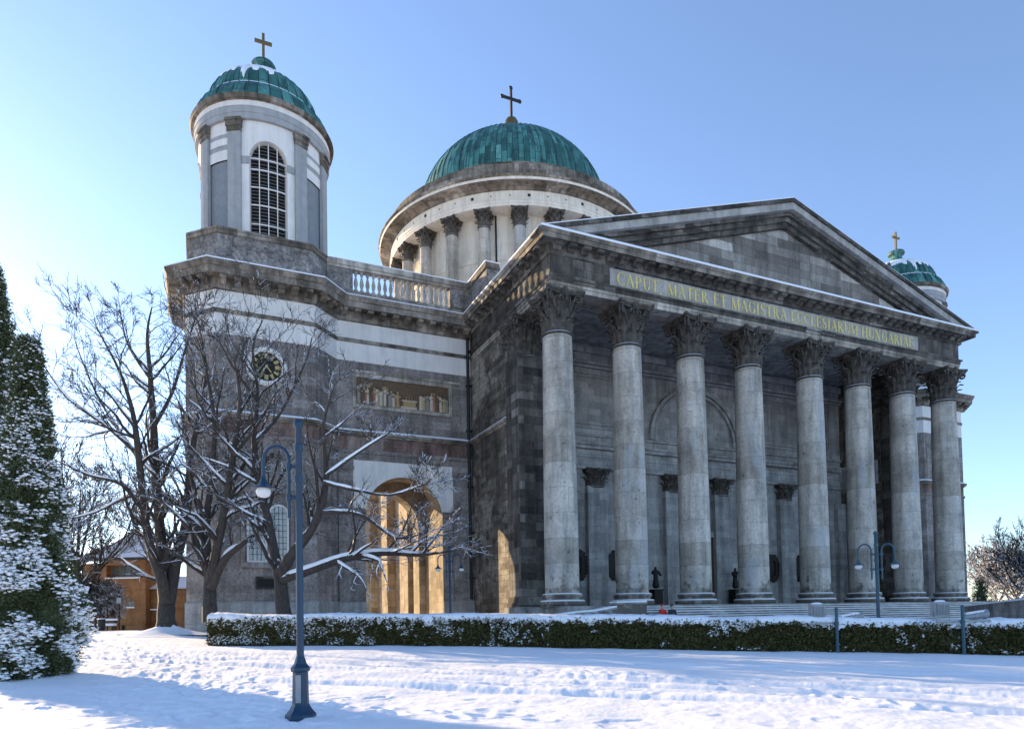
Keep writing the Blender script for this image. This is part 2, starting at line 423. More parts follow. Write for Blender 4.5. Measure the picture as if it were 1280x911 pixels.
def snow_relief(x, y):
    dx, dy = x-C[0], y-C[1]; r = np.sqrt(dx*dx+dy*dy)
    fade = 1-sstep(45, 70, r)
    h = .10*fbm(x*.35, y*.35, 3, 3)+.06*fbm(x*1.1, y*1.1, 3, 9)+.018*fbm(x*5, y*5, 3, 5)-.025*sstep(.24, .36, fbm(x*1.5, y*1.5, 2, 15))
    # wheel ruts sweeping past in front of the hedge
    for (ax, ay, bx, by, k) in ((300, 826, 1290, 862, 0), (300, 818, 1290, 842, 1), (260, 840, 1290, 880, 2)):
        t, s, L = segdist(x, y, gpx(ax, ay), gpx(bx, by))
        s = s+.35*fbm(t*.08, t*0+k, 2, 20+k)
        rut = 0
        for o in (-1.15, -.85, -.55, .35, .65, .95):
            rut = rut-np.exp(-((s-o)/.17)**2)*(.17*sstep(.35, .75, vnoise(t*.11, t*0+o*7+k*13, 31))+.02)
        churn = np.exp(-(s/1.6)**2)*(.22*fbm(t*.7, s*5.0, 3, 40+k)*vnoise(t*.25, s*.3, 48+k)+.05*np.abs(fbm(x*3.6, y*3.6, 3, 44+k)))
        h = h+(rut+churn)*(.75 if k else 1)
    # trodden path by the conifers
    P = [gpx(120, 800), gpx(190, 826), gpx(245, 858), gpx(330, 905)]
    for a, b in zip(P[:-1], P[1:]):
        t, s, L = segdist(x, y, a, b)
        m = np.exp(-(s/2.0)**2)*sstep(-1.5, .5, t)*(1-sstep(L-.5, L+1.5, t))
        h = h-m*.16*np.abs(fbm(x*2.2, y*2.2, 2, 50))-m*.05*sstep(.0, .25, fbm(x*3.7, y*3.7, 2, 57))
    # scattered footprints
    rg = np.random.RandomState(4)
    walks = [((330, 885), (760, 905)), ((200, 900), (520, 870)), ((0, 880), (250, 905)), ((430, 880), (620, 905)), ((900, 850), (1270, 905))]
    for (p, q) in walks:
        a, b = gpx(*p), gpx(*q); L = np.linalg.norm(b-a); n = int(L/.62); e = (b-a)/L
        for i in range(n):
            c = a+e*(i*.62+rg.uniform(-.12, .12))+np.array([-e[1], e[0], 0])*((.16 if i % 2 else -.16)+.4*sin(i*.3)+rg.uniform(-.1, .1))
            u = (x-c[0])*e[0]+(y-c[1])*e[1]; v = -(x-c[0])*e[1]+(y-c[1])*e[0]
            g = (u/.17)**2+(v/.085)**2
            k = g < 9
            hh = np.zeros_like(x); hh[k] = -.085*np.exp(-g[k]**1.5)+.022*np.exp(-(np.sqrt(g[k])-1.6)**2*3)
            h = h+hh
    return h*fade

def make_ground():
    base = atan2(fw[1], fw[0])
    fine = np.radians(np.linspace(40, -40, 1150)); coarse = np.radians(np.linspace(-40, -320, 70))[1:-1]
    ang = base+np.concatenate([fine, coarse])
    rad = [.8]
    while rad[-1] < 75: rad.append(rad[-1]+max(.02, min(.00036*rad[-1]**2, .5)) if rad[-1] > 6 else rad[-1]+.6)
    while rad[-1] < 4500: rad.append(rad[-1]*1.12)
    rad = np.array(rad); na, nr = len(ang), len(rad)
    A, R = np.meshgrid(ang, rad)
    x = C[0]+R*np.cos(A); y = C[1]+R*np.sin(A)
    z = gz(x, y); m = R < 72
    z[m] += snow_relief(x[m], y[m])
    V = np.stack([x, y, z], -1).reshape(-1, 3)
    V = np.vstack([V, [[C[0], C[1], 0]]])
    i = np.arange(nr-1)[:, None]*na; j = np.arange(na)[None, :]; j2 = (j+1) % na
    Q = np.stack([i+j, i+na+j, i+na+j2, i+j2], -1).reshape(-1, 4)
    o = arrmesh('ground', V, Q, M['snow'], smooth=True); struct(o)
    cap = MB(); cap.poly([(C[0]+.81*cos(a), C[1]+.81*sin(a), float(gz(C[0], C[1]))) for a in np.linspace(0, 2*pi, 20)[:-1]])
    return o
make_ground()

# ------------------------------------------------------------------ the basilica
SX, CX = 5.8515, 6.8054
COLX = [0, SX, 2*SX, 3*SX, 3*SX+CX, 4*SX+CX, 5*SX+CX, 6*SX+CX]
XR = COLX[-1]; XC = XR/2; ZF = 2.28; ZE = 24.28
church = thing('basilica', (XC, 0, 0), 'grey stone domed basilica with an eight column portico and two domed towers', 'church')

def arch_wall(mb, fm, u0, u1, z0, z1, uc, hw, zs, n=20, mi=0, depth=0, rmi=None, ustep=None):
    """wall u0..u1, z0..z1 with a round-headed opening from z0 up; fm(u, z, depth) -> point"""
    def seg(a, b, za, zb):
        k = max(1, int(abs(b-a)/ustep)) if ustep else 1
        for i in range(k):
            p, q = a+(b-a)*i/k, a+(b-a)*(i+1)/k
            mb.quad(fm(p, za, 0), fm(q, za, 0), fm(q, zb, 0), fm(p, zb, 0), mi)
    seg(u0, uc-hw, z0, z1); seg(uc+hw, u1, z0, z1)
    pts = [(uc-hw*cos(pi*i/n), zs+hw*sin(pi*i/n)) for i in range(n+1)]
    for (a, za), (b, zb) in zip(pts[:-1], pts[1:]):
        mb.quad(fm(a, za, 0), fm(b, zb, 0), fm(b, z1, 0), fm(a, z1, 0), mi)
    if depth:
        full = [(uc-hw, z0)]+pts+[(uc+hw, z0)]
        for (a, za), (b, zb) in zip(full[:-1], full[1:]):
            mb.quad(fm(a, za, 0), fm(a, za, depth), fm(b, zb, depth), fm(b, zb, 0), rmi if rmi is not None else mi)
    return pts

# --- carved capital (origin at the neck, 2.86 high, neck radius 1.04)
def capital_mb(r0=1.04, H=2.86, hi=True):
    b = MB()
    def bell(z): return r0*(.93+.30*(z/H)**2.2)
    b.lathe([(r0*1.0, -.22), (r0*1.10, -.16), (r0*1.12, -.08), (r0*1.04, 0), (bell(0), .02)]+[(bell(z)*(.84 if z > .15 else .95), z) for z in np.linspace(.1, H-.3, 7)], 24)
    def leaf(ang, z0, h, wd, curl, lift=.05):
        curl *= 1.5
        n = 7; rows = []
        for i in range(n):
            t = i/(n-1)
            z = z0+h*min(t*1.12, 1) - (.16*h*((t-.72)/.28)**1.5 if t > .72 else 0)
            r = bell(max(z-z0*.0, 0))+lift+.03*h + curl*max(0, (t-.5)/.5)**1.7
            wv = wd*(1-.55*t**2)*(1.0 if i % 2 == 0 else .78)
            if i == n-1: wv = wd*.22
            row = []
            for k, q in enumerate((-1, -.5, 0, .5, 1)):
                rr = r+(.07 if k == 2 else (.02 if k in (1, 3) else -.05))
                a = ang+q*wv/max(rr, .1)
                zz = z-(.05 if k in (0, 4) else 0)
                row.append((rr*sin(a), -rr*cos(a), zz))
            rows.append(row)
        P = [p for row in rows for p in row]
        b.add(P, [(i*5+k, i*5+k+1, i*5+k+6, i*5+k+5) for i in range(n-1) for k in range(4)])
    for k in range(8): leaf(k*pi/4+pi/8, .05, .95*H/2.86, .36, .34)
    for k in range(8): leaf(k*pi/4, .05, 1.65*H/2.86, .36, .42, .03)
    for k in range(8): leaf(k*pi/4+pi/8, 1.0, 1.12*H/2.86, .20, .34, .02)
    if hi:
        for k in range(4):                           # corner volutes
            a = pi/4+k*pi/2; d = np.array([sin(a), -cos(a), 0]); side = np.array([cos(a), sin(a), 0])
            for s in (-1, 1):
                pts = []; rad = []
                pts.append(d*bell(1.5)+side*.32*s+np.array([0, 0, 1.35])); rad.append(.06)
                pts.append(d*(bell(1.9)+.16)+side*.22*s+np.array([0, 0, 1.95])); rad.append(.09)
                cc = d*1.62+side*.10*s+np.array([0, 0, 2.22])
                for i in range(15):
                    q = pi*.75-i*.62; rr = .30*(1-i/17)
                    pts.append(cc+d*rr*cos(q)+np.array([0, 0, rr*sin(q)])); rad.append(.085*(1-.4*i/15))
                b.tube(pts, rad, 5)
        for k in range(4):                           # inner helices and the flower of each face
            a = k*pi/2; d = np.array([sin(a), -cos(a), 0]); side = np.array([cos(a), sin(a), 0])
            for s in (-1, 1):
                pts = []
                cc = d*(bell(2.2)+.08)+side*.23*s+np.array([0, 0, 2.2])
                pts.append(d*bell(1.4)+side*.45*s+np.array([0, 0, 1.35]))
                for i in range(9):
                    q = pi*.0+i*.62; rr = .2*(1-i/11)
                    pts.append(cc+side*s*rr*cos(q)+np.array([0, 0, rr*sin(q)]))
                b.tube(pts, .06, 5)
            b.obox(d*1.24+np.array([0, 0, 2.62]), side, d, (0, 0, 1), .24, .12, .24)
            b.obox(d*1.30+np.array([0, 0, 2.62]), side, d, (0, 0, 1), .11, .12, .30)
    # abacus: concave sides, cut corners
    out = []
    for k in range(4):
        a = k*pi/2; d = np.array([sin(a), -cos(a)]); s = np.array([cos(a), sin(a)])
        for q in np.linspace(-1, 1, 9): out.append(d*(1.22+.33*q*q)+s*q*1.42)
    for (z0, z1, sc) in ((H-.34, H-.18, .94), (H-.18, H, 1.0)):
        b.extrude([(p[0]*sc, p[1]*sc, z0) for p in out], (0, 0, z1-z0))
    return b

shaft = MB()
H_SH = 19.14
prof = []
for i in range(25):
    t = i/24; z = .95+(H_SH-.95)*t
    prof.append((1.2-.16*max(0, (t-.15)/.85)**1.35, z))
shaft.lathe([(p[0], p[1]+ZF) for p in prof], 40)
col0 = shaft.build('column', M['column'], church, (0, 0, ZF), smooth=40, uv=('cyl', 0, 0, 1.2))
bs = MB()
bp = [(1.62, -.06), (1.62, .02)]
for i in range(9): a = -pi/2+pi*i/8; bp.append((1.45+.17*cos(a), .19+.17*sin(a)))
bp += [(1.40, .38), (1.34, .42), (1.31, .52), (1.36, .60)]
for i in range(7): a = -pi/2+pi*i/6; bp.append((1.32+.11*cos(a), .72+.11*sin(a)))
bp += [(1.27, .85), (1.24, .9), (1.2, .97)]
bs.lathe([(r, z+ZF) for r, z in bp], 40)
base0 = bs.build('base', M['column'], col0, smooth=50, uv=('cyl', 0, 0, 1.3))
sc_ = MB(); sc_.lathe([(1.56, .325), (1.58, .37), (1.50, .43), (1.37, .44)], 32, (0, 0)); sc_.lathe([(1.38, .815), (1.39, .85), (1.30, .89), (1.24, .90)], 32, (0, 0))
sc_.v = [(x, y, z+ZF) for x, y, z in sc_.v]
sc_.build('snow', M['snow'], col0, smooth=50)
cap0 = capital_mb(); cap0.v = [(x, y, z+ZF+H_SH) for x, y, z in cap0.v]
cap0 = cap0.build('capital', M['gcap'], col0, (0, 0, ZF+H_SH), smooth=40)
for x in COLX[1:]: dup(col0, church, (x, 0, ZF))

def place_cap(parent, x, y, z, s, rotz=0, name='capital'):
    c = cap0.copy(); c.name = name; COL.objects.link(c); c.matrix_parent_inverse = Matrix()
    link_to(c, parent, (x, y, z)); c.scale = s if not np.isscalar(s) else (s,)*3; c.rotation_euler = (0, 0, rotz)
    return c

# --- portico body
pb = MB()
for sx in (0, 1):
    fx = (lambda x: x) if not sx else (lambda x: XR-x)
    a, bb = sorted((fx(-1.08), fx(1.0)))
    pb.box(a, bb, 6.1, 14.2, -.5, ZE, 0)
pb.box(-1.0+.02, XR+1.0-.02, -2.55, 6.1, -1.0, ZF-.01, 1); pb.box(1.0, XR-1.0, 6.1, 11, -1.0, ZF-.01, 1)
pb.build('portico_wall', [M['flank'], M['plinth']], church)
for sx in (0, 1):
    fx = (lambda x: x) if not sx else (lambda x: XR-x)
    an = MB(); a, bb = sorted((fx(-1.32), fx(.9)))
    an.box(a, bb, 3.9, 6.1, ZF+.9, ZF+H_SH, 0)
    an.box(a-.08, bb+.08, 3.82, 6.18, ZF+.35, ZF+.6, 0); an.box(a-.16, bb+.16, 3.74, 6.26, ZF+.05, ZF+.35, 0)
    an.box(a-.05, bb+.05, 3.85, 6.15, ZF+.6, ZF+.9, 0)
    an.box(a-.3, bb+.3, 3.6, 6.4, .6, ZF+.05, 1)
    an_o = an.build('corner_pier', [M['dark'], M['plinth']], church, (fx(-.2), 5.0, 0))
    place_cap(an_o, fx(-.2), 5.0, ZF+H_SH, (1.02, 1.02, 1.0))
    core = MB(); core.box(a+.12, bb-.12, 4.02, 5.98, ZF+H_SH, ZE); core.build('capital_core', M['gcap'], an_o)
for pth in ([(-1.08, 14.2), (-1.08, 6.1)], [(XR+1.08, 6.1), (XR+1.08, 14.2)]):
    lg = MB(); lg.sweep(pth, [(0, 16.7), (.12, 16.72), (.22, 16.85), (.32, 16.88), (.34, 17.08), (0, 17.18)])
    lg.build('string_course', M['cornice'], church)
sn = MB(); sn.sweep([(-1.08, 13.8), (-1.08, 6.12)], [(0, 17.14), (.36, 17.085), (.33, 17.15), (0, 17.32)]); sn.build('ledge_snow', M['snow'], church)

# --- entablature around three sides
EP = [(-1, 14.2), (-1, -1), (XR+1, -1), (XR+1, 14.2)]
en = MB()
en.sweep(EP, [(-2, ZE), (0, ZE), (0, 24.58), (.05, 24.585), (.05, 24.80)], mi=0)
en.sweep(EP, [(.05, 24.80), (.10, 24.81), (.10, 25.02), (.17, 25.06), (.24, 25.14), (.24, 25.22), (.0, 25.26)], mi=1)
en.sweep(EP, [(.0, 25.26), (0, 26.62)], mi=1)
en.sweep([(1, 14), (1, 1), (XR-1, 1), (XR-1, 14)][::-1], [(0, ZE), (0, 26.2)], mi=1)
en.build('entablature', [M['fascia'], M['dark']], church)
cn = MB()
cn.sweep(EP, [(0, 26.62), (.14, 26.66), (.2, 26.76), (.2, 26.84)], mi=1)
cn.sweep(EP, [(.2, 26.84), (.24, 27.24), (.98, 27.26)], mi=1)
cn.sweep(EP, [(.98, 27.26), (1.02, 27.22), (1.04, 27.52), (1.10, 27.54), (1.2, 27.74), (1.2, 27.78), (0, 27.95)], mi=0)
def modillion(mb, p, ax, out, w_=.27, h_=.38, L=.68, mi=1):
    """scrolled bracket under a corona; p = wall point at the top"""
    ax = np.array(ax, float); out = np.array(out, float); p = np.array(p, float); zz = np.array([0, 0, 1.])
    poly = [p, p+out*L, p+out*L-zz*h_*.45, p+out*L*.82-zz*h_*.62, p+out*L*.5-zz*h_*.55, p+out*L*.3-zz*h_*.85, p+out*.1-zz*h_, p-zz*h_]
    mb.extrude([q-ax*w_ for q in poly], ax*2*w_, mi)
n = 41
for i in range(n): modillion(cn, (-.6+(XR+1.2)*i/(n-1), -1.22, 27.25), (1, 0, 0), (0, -1, 0))
for i in range(13):
    modillion(cn, (-1.22, -.4+1.1*i, 27.25), (0, 1, 0), (-1, 0, 0)); modillion(cn, (XR+1.22, -.4+1.1*i, 27.25), (0, 1, 0), (1, 0, 0))
cn.build('cornice', [M['cornice'], M['dark']], church)
sn = MB(); sn.sweep([(-1, 8.8), (-1, -1), (XR+1, -1), (XR+1, 14.2)], [(.0, 27.96), (1.19, 27.75), (1.22, 27.80), (1.17, 27.95), (.0, 28.15)]); sn.build('cornice_snow', M['snow'], church)
# --- inscription
ip = MB(); ip.box(3.85, 37.1, -1.03, -.99, 25.28, 26.58); panel = ip.build('inscription_panel', M['panel'], church)
T, t_ = .17, .06
def serif(x, y, w_=.11): return ('l', x-w_, y, x+w_, y, .05)
LET = {
 'C': (.78, [('a', .42, .5, .40, .5, 50, 310, 1), ('l', .70, .70, .70, .98, .05), ('l', .70, .02, .70, .26, .05)]),
 'A': (.80, [('l', .06, .0, .40, 1.0, t_), ('l', .38, 1.0, .72, .0, T), ('l', .17, .34, .60, .34, t_), serif(.07, .03), serif(.70, .03, .13)]),
 'P': (.66, [('l', .16, 0, .16, 1, T), ('a', .24, .73, .36, .27, -90, 90, 1), ('l', .16, .975, .28, .975, .05), ('l', .16, .48, .28, .48, .05), serif(.16, .03, .15)]),
 'U': (.80, [('l', .16, .3, .16, 1, T), ('l', .66, .3, .66, 1, t_), ('a', .41, .32, .29, .32, 180, 360, 1), serif(.16, .97, .15), serif(.66, .97)]),
 'T': (.72, [('l', .36, 0, .36, 1, T), ('l', .04, .965, .68, .965, t_), ('l', .05, .76, .05, .98, .05), ('l', .67, .76, .67, .98, .05), serif(.36, .03, .15)]),
 'M': (1.0, [('l', .12, 0, .16, 1, t_), ('l', .16, 1, .48, .05, T), ('l', .48, .05, .80, 1, t_), ('l', .82, 0, .82, 1, T), serif(.12, .03), serif(.82, .03, .14)]),
 'E': (.68, [('l', .16, 0, .16, 1, T), ('l', .16, .97, .60, .97, t_), ('l', .16, .51, .48, .51, t_), ('l', .16, .03, .62, .03, t_), ('l', .59, .78, .59, .98, .05), ('l', .61, .02, .61, .24, .05), ('l', .48, .40, .48, .62, .05), serif(.12, .97, .1), serif(.12, .03, .1)]),
 'R': (.78, [('l', .16, 0, .16, 1, T), ('a', .24, .75, .34, .25, -90, 90, 1), ('l', .16, .975, .28, .975, .05), ('l', .16, .51, .28, .51, .05), ('l', .34, .5, .68, 0, T), serif(.16, .03, .15), serif(.70, .03, .1)]),
 'G': (.84, [('a', .42, .5, .40, .5, 50, 330, 1), ('l', .70, .70, .70, .98, .05), ('l', .70, .04, .70, .42, T*.85), serif(.68, .43, .13)]),
 'I': (.36, [('l', .18, 0, .18, 1, T), serif(.18, .97, .15), serif(.18, .03, .15)]),
 'S': (.62, [('a', .30, .74, .24, .26, 40, 250, 1), ('a', .31, .26, .26, .26, -140, 80, 1), ('l', .20, .56, .42, .44, T), ('l', .52, .72, .52, .98, .05), ('l', .08, .02, .08, .28, .05)]),
 'H': (.88, [('l', .16, 0, .16, 1, T), ('l', .70, 0, .70, 1, T), ('l', .16, .51, .70, .51, t_), serif(.16, .97, .15), serif(.16, .03, .15), serif(.70, .97, .15), serif(.70, .03, .15)]),
 'N': (.88, [('l', .14, 0, .14, 1, t_), ('l', .14, 1, .70, 0, T), ('l', .70, 0, .70, 1, t_), serif(.10, .97), serif(.14, .03), serif(.70, .97)]),
 'L': (.64, [('l', .16, 0, .16, 1, T), ('l', .16, .03, .58, .03, t_), ('l', .58, .02, .58, .26, .05), serif(.16, .97, .15), serif(.12, .03, .1)]),
 ',': (.28, [('l', .10, .1, .05, -.14, .09)]), ' ': (.34, [])}
txt = 'CAPUT, MATER ET MAGISTRA ECCLESIARUM HUNGARIAE'
gap = .09; tot = sum(LET[c][0]+gap for c in txt)
Hh = .92; kx = (36.45-4.42)/tot; x = 4.42; lm = MB(); zb = 25.46
for ch in txt:
    wd, strokes = LET[ch]; lm = MB()
    for qi, st in enumerate(strokes):
        yf = -1.075-.002*qi
        if st[0] == 'l':
            _, x0, y0, x1, y1, tw = st
            p, q = np.array([x+x0*kx, zb+y0*Hh]), np.array([x+x1*kx, zb+y1*Hh]); d = (q-p)/np.linalg.norm(q-p)
            nn = np.array([-d[1], d[0]])*tw*.5*(kx if abs(d[1]) > .5 else Hh)
            lm.extrude([(c_[0], yf, c_[1]) for c_ in (p-nn, q-nn, q+nn, p+nn)], (0, .05, 0))
        else:
            _, cx_, cy_, rx, ry, a0, a1, _w = st; k = 14
            for i in range(k):
                A0, A1 = radians(a0+(a1-a0)*i/k), radians(a0+(a1-a0)*(i+1)/k); P = []
                for (aa, inn) in ((A0, 0), (A1, 0), (A1, 1), (A0, 1)):
                    ww = t_+(T-t_)*abs(cos(aa))
                    P.append((x+(cx_+(rx-inn*ww)*cos(aa))*kx, yf, zb+(cy_+(ry-inn*ww*.6)*sin(aa))*Hh))
                lm.extrude(P, (0, .05, 0))
    x += (wd+gap)*kx
    if strokes: lm.build('comma' if ch == ',' else 'letter', M['gold'], panel)

# --- pediment
PXL, PZL, PZC = -2.3, 27.78, 35.15
slope = (PZC-PZL)/(XC-PXL)
def rake(mb, y0, y1, top, bot, clip=27.6, mi=0):
    for s in (0, 1):
        fx = (lambda x: x) if not s else (lambda x: XR-x)
        if PZL+bot >= clip: raise ValueError
        xa = max(PXL, PXL+(clip-PZL-top)/slope); za = PZL+slope*(xa-PXL)+top
        xb = PXL+(clip-PZL-bot)/slope
        P = [(xa, za), (XC, PZC+top), (XC, PZC+bot), (xb, clip)]
        if za > clip+.01: P.append((xa, clip))
        P = [(fx(a), y0, z) for a, z in P]
        if not s: P = P[::-1]
        mb.extrude(P, (0, y1-y0, 0), mi)
pd = MB()
rake(pd, -2.16, -.6, 0, -.30, 27.62, 0)
rake(pd, -2.02, -.6, -.30, -.86, 27.62, 1)
rake(pd, -1.62, -.6, -.86, -1.16, 27.62, 2)
rake(pd, -1.36, -.6, -1.16, -1.55, 27.62, 2)
rake(pd, -1.16, -.6, -1.55, -1.95, 27.62, 2)
pd.build('raking_cornice', [M['dark'], M['panel'], M['dark']], church)
ty = MB(); ty.extrude([(0, -.8, 27.6), (XR, -.8, 27.6), (XC, -.8, PZC-1.4)][::-1], (0, .5, 0))
tymp = stone('tympanum_ashlar', [(0,(.18,.16,.14)),(.5,(.29,.262,.228)),(.8,(.38,.35,.305)),(.9,(.50,.46,.41)),(1,(.66,.62,.56))], 2.4, .72, (.06,.055,.05), .012, .35, .3, .35, .35, .6)
ty.build('tympanum', tymp, church)
rf = MB()
for s in (0, 1):
    fx = (lambda x: x) if not s else (lambda x: XR-x)
    rf.extrude([(fx(PXL+.8), -.6, PZL+.8*slope-.35), (fx(PXL+.8), -.6, PZL+.8*slope-.02), (XC, -.6, PZC-.02), (XC, -.6, PZC-.35)], (0, 32, 0))
rf.build('roof', M['roof'], church)
sn = MB()
for s in (0, 1):
    fx = (lambda x: x) if not s else (lambda x: XR-x)
    sn.extrude([(fx(PXL+.05), -2.1, PZL+.05*slope+.0), (fx(PXL+.05), -2.1, PZL+.05*slope+.09), (XC, -2.1, PZC+.10), (XC, -2.1, PZC+.0)], (0, 33, 0))
sn.build('roof_snow', M['snow'], church)

# --- inside of the portico
YB = 11.0
iw = MB()
iw.box(1.0, XR-1.0, YB, YB+1, 0, 26.3, 0)
iw.box(-.9, XR+.9, 1.0, YB, 26.2, 26.5, 0)
for zc, zh, o in ((14.95, .2, .28), (15.5, .3, .16), (16.1, .25, .12), (16.75, .15, .45), (17.0, .1, .6), (17.9, .12, .2), (24.1, .12, .3), (24.4, .12, .5), (25.6, .3, .4)):
    iw.box(1.0, XR-1.0, YB-o, YB+.02, zc-zh, zc+zh, 1)
for x in (9.5, 18.0, 23.9, 32.4):
    iw.box(x-1.0, x+1.0, YB-.55, YB, 1.9, 13.2, 0)
for x in (1.6, XR-1.6): iw.box(x-.6, x+.6, YB-.55, YB, 1.9, 13.2, 0)
for s in (0, 1):                                     # inner faces of the side walls
    fx = (lambda x: x) if not s else (lambda x: XR-x)
    a, bb = sorted((fx(1.0), fx(1.35)))
    iw.box(a, bb, 6.4, YB, 14.7, 17.1, 1)
for xa, xb in ((2.6, 13.0), (XR-13.0, XR-2.6)):      # framed panels beside the lunette
    for (o, w_) in ((0, .14), (.35, .1)):
        z0, z1 = 18.5+o, 23.6-o; a, bb = xa+o, xb-o
        for q in ((a, bb, z0, z0+w_), (a, bb, z1-w_, z1), (a, a+w_, z0+w_, z1-w_), (bb-w_, bb, z0+w_, z1-w_)): iw.box(q[0], q[1], YB-.14, YB+.02, q[2], q[3], 1)
for (r0, r1, dd) in ((4.75, 5.0, .30), (5.1, 5.45, .42)):
    k = 40
    for i in range(k):
        A0, A1 = pi*i/k, pi*(i+1)/k
        P = [(XC-r0*cos(A0), YB-dd, 18.05+r0*sin(A0)), (XC-r0*cos(A1), YB-dd, 18.05+r0*sin(A1)), (XC-r1*cos(A1), YB-dd, 18.05+r1*sin(A1)), (XC-r1*cos(A0), YB-dd, 18.05+r1*sin(A0))]
        iw.extrude(P, (0, dd+.02, 0), 1)
iw.build('portico_back_wall', [M['inner'], M['inner']], church)
for x in (9.5, 18.0, 23.9, 32.4): 
    place_cap(church, x, YB-.1, 13.2, (.86, .55, .545), name='pilaster_capital')
dr = MB(); dr.box(XC-2.0, XC+2.0, YB-.12, YB+.02, ZF, 9.0, 0)
for q in ((-2.5, -2.0, ZF, 9.0), (2.0, 2.5, ZF, 9.0), (-2.7, 2.7, 9.0, 9.6)): dr.box(XC+q[0], XC+q[1], YB-.3, YB+.02, q[2], q[3], 1)
dr.box(XC-.03, XC+.03, YB-.18, YB-.1, ZF, 9.0, 1)
dr.build('portal_door', [M['wood'], M['inner']], church)
def wreath(x):
    b = MB(); k = 26
    rg = random.Random(int(x*10))
    for i in range(k):
        a = 2*pi*i/k; r = .92+.1*sin(3*a)
        c = np.array([x+r*.82*sin(a), YB-.16, 6.1+r*1.15*cos(a)])
        b.obox(c, (cos(a), 0, -sin(a)), (0, 1, 0), (sin(a), 0, cos(a)), .2, .14, .26+.1*rg.random(), taper=.5)
    b.lathe([(0, -.02), (.75, 0), (.8, .08), (.5, .2), (0, .26)][::-1], 20)
    kk = 20*5
    for q in range(len(b.v)-kk, len(b.v)):
        px_, py_, pz_ = b.v[q]; b.v[q] = (x+px_, YB-pz_, 6.1+py_*1.25)
    b.box(x-.35, x+.35, YB-.22, YB, 4.75, 5.2); b.box(x-.28, x+.28, YB-.25, YB, 7.05, 7.5)
    b.build('bronze_wreath', M['bronze'], church)
for x in (7.5, 11.5, XR-11.5, XR-7.5): wreath(x)
# --- flight of steps
stp = MB(); sns = MB(); NS = 18; XS0, XS1 = 4.4, 47.0
for i in range(NS):
    z1 = ZF-.165*(i+1); y0 = -2.6-.36*i
    stp.box(XS0+.01*i, XS1-.01*i, y0-.36, y0-.002*i if i else -2.5, z1-.165-.2, z1)
    stp.box(XS0+.01*i, XS1-.01*i, y0-.385, y0-.36, z1-.05, z1)
    sns.box(XS0+.03, XS1-.05, y0-.36, y0-.16, z1+.003, z1+.035+.01*(i % 3))
stp.box(XS0+.01, XS1-.01, -2.6, -2.54, ZF-.2, ZF); stp.box(XR+.98, XS1, -2.54, 6.0, -1, ZF-.012)
so = stp.build('steps', M['plinth'], church); sns.build('step_snow', M['snow'], so)

# --- bell towers (built once at the left, copied to the right)
TX0, TX1, TY0, TY1, CH = -24.0, -12.8, 12.2, 23.4, 2.0
OCT = [(TX0+CH, TY0), (TX1-CH, TY0), (TX1, TY0+CH), (TX1, TY1-CH), (TX1-CH, TY1), (TX0+CH, TY1), (TX0, TY1-CH), (TX0, TY0+CH)]
TCX, TCY = -18.0, 17.8
tw = MB()
for z0, z1, mi in ((-.5, 3.05, 1), (3.05, 15.6, 0), (15.6, 16.7, 2), (16.7, 22.95, 0), (22.95, 24.5, 3), (24.5, 24.8, 4), (24.8, 26.2, 3), (26.2, 28.0, 4)):
    tw.sweep(OCT, [(.12 if mi == 1 else (.10 if z0 == 24.5 else (-.02 if mi == 2 else 0)), z0), (.12 if mi == 1 else (.10 if z0 == 24.5 else (-.02 if mi == 2 else 0)), z1)], True, mi)
tw.sweep(OCT, [(.12, 3.05), (0, 3.12)], True, 1)
for z in (24.5, 24.8): tw.sweep(OCT, [(0, z), (.10, z)], True, 4)
tw.sweep(OCT, [(0, 15.3), (.12, 15.35), (.12, 15.6), (0, 15.62)], True, 0)
TM = [M['wall'], M['plinth'], M['red'], M['plaster'], M['cornice']]
tower = tw.build('bell_tower', TM, church, (-18.4, 17.8, 0))
LEDGE = [(0, 16.7), (.12, 16.72), (.22, 16.85), (.32, 16.88), (.34, 17.08), (0, 17.18)]
lg = MB(); lg.sweep(OCT, LEDGE, True); lg.build('string_course', M['cornice'], tower)
sn = MB(); sn.sweep(OCT, [(0, 17.14), (.35, 17.085), (.33, 17.16), (0, 17.32)], True); sn.build('ledge_snow', M['snow'], tower)
CPROF = [(0, 26.2), (.15, 26.24), (.22, 26.38), (.22, 26.5), (.26, 26.98), (1.1, 27.0), (1.14, 26.96), (1.18, 27.42), (1.26, 27.46), (1.42, 27.8), (1.42, 27.86), (0, 28.15)]
cr = MB(); cr.sweep(OCT, CPROF, True)
def mods_along(mb, path, closed, z, off, sp=1.05, mi=0, **k):
    m = len(path)
    for i in range(m if closed else m-1):
        a = np.array(path[i]); b2 = np.array(path[(i+1) % m]); L = np.linalg.norm(b2-a); e = (b2-a)/L; o = np.array([e[1], -e[0]])
        c = max(2, int(round(L/sp)))
        for j in range(c):
            p = a+e*(L*(j+.5)/c)+o*off
            modillion(mb, (p[0], p[1], z), (e[0], e[1], 0), (o[0], o[1], 0), mi=mi, **k)
mods_along(cr, OCT, True, 26.99, .24, w_=.24, h_=.45, L=.78)
cr.build('cornice', M['cornice'], tower)
sn = MB(); sn.sweep(OCT, [(-.2, 28.2), (1.40, 27.87), (1.38, 27.97), (-.2, 28.62)], True); sn.build('cornice_snow', M['snow'], tower)
at = MB(); AO = [(x-(-18.4))*.955+(-18.4) for x, y in OCT]; AOC = [((x+18.4)*.955-18.4, (y-17.8)*.955+17.8) for x, y in OCT]
at.sweep(AOC, [(0, 28.0), (0, 30.6)], True, 0); at.sweep(AOC, [(0, 30.6), (.12, 30.62), (.12, 30.88), (.2, 30.91), (.2, 31.05), (-1.5, 31.2)], True, 1)
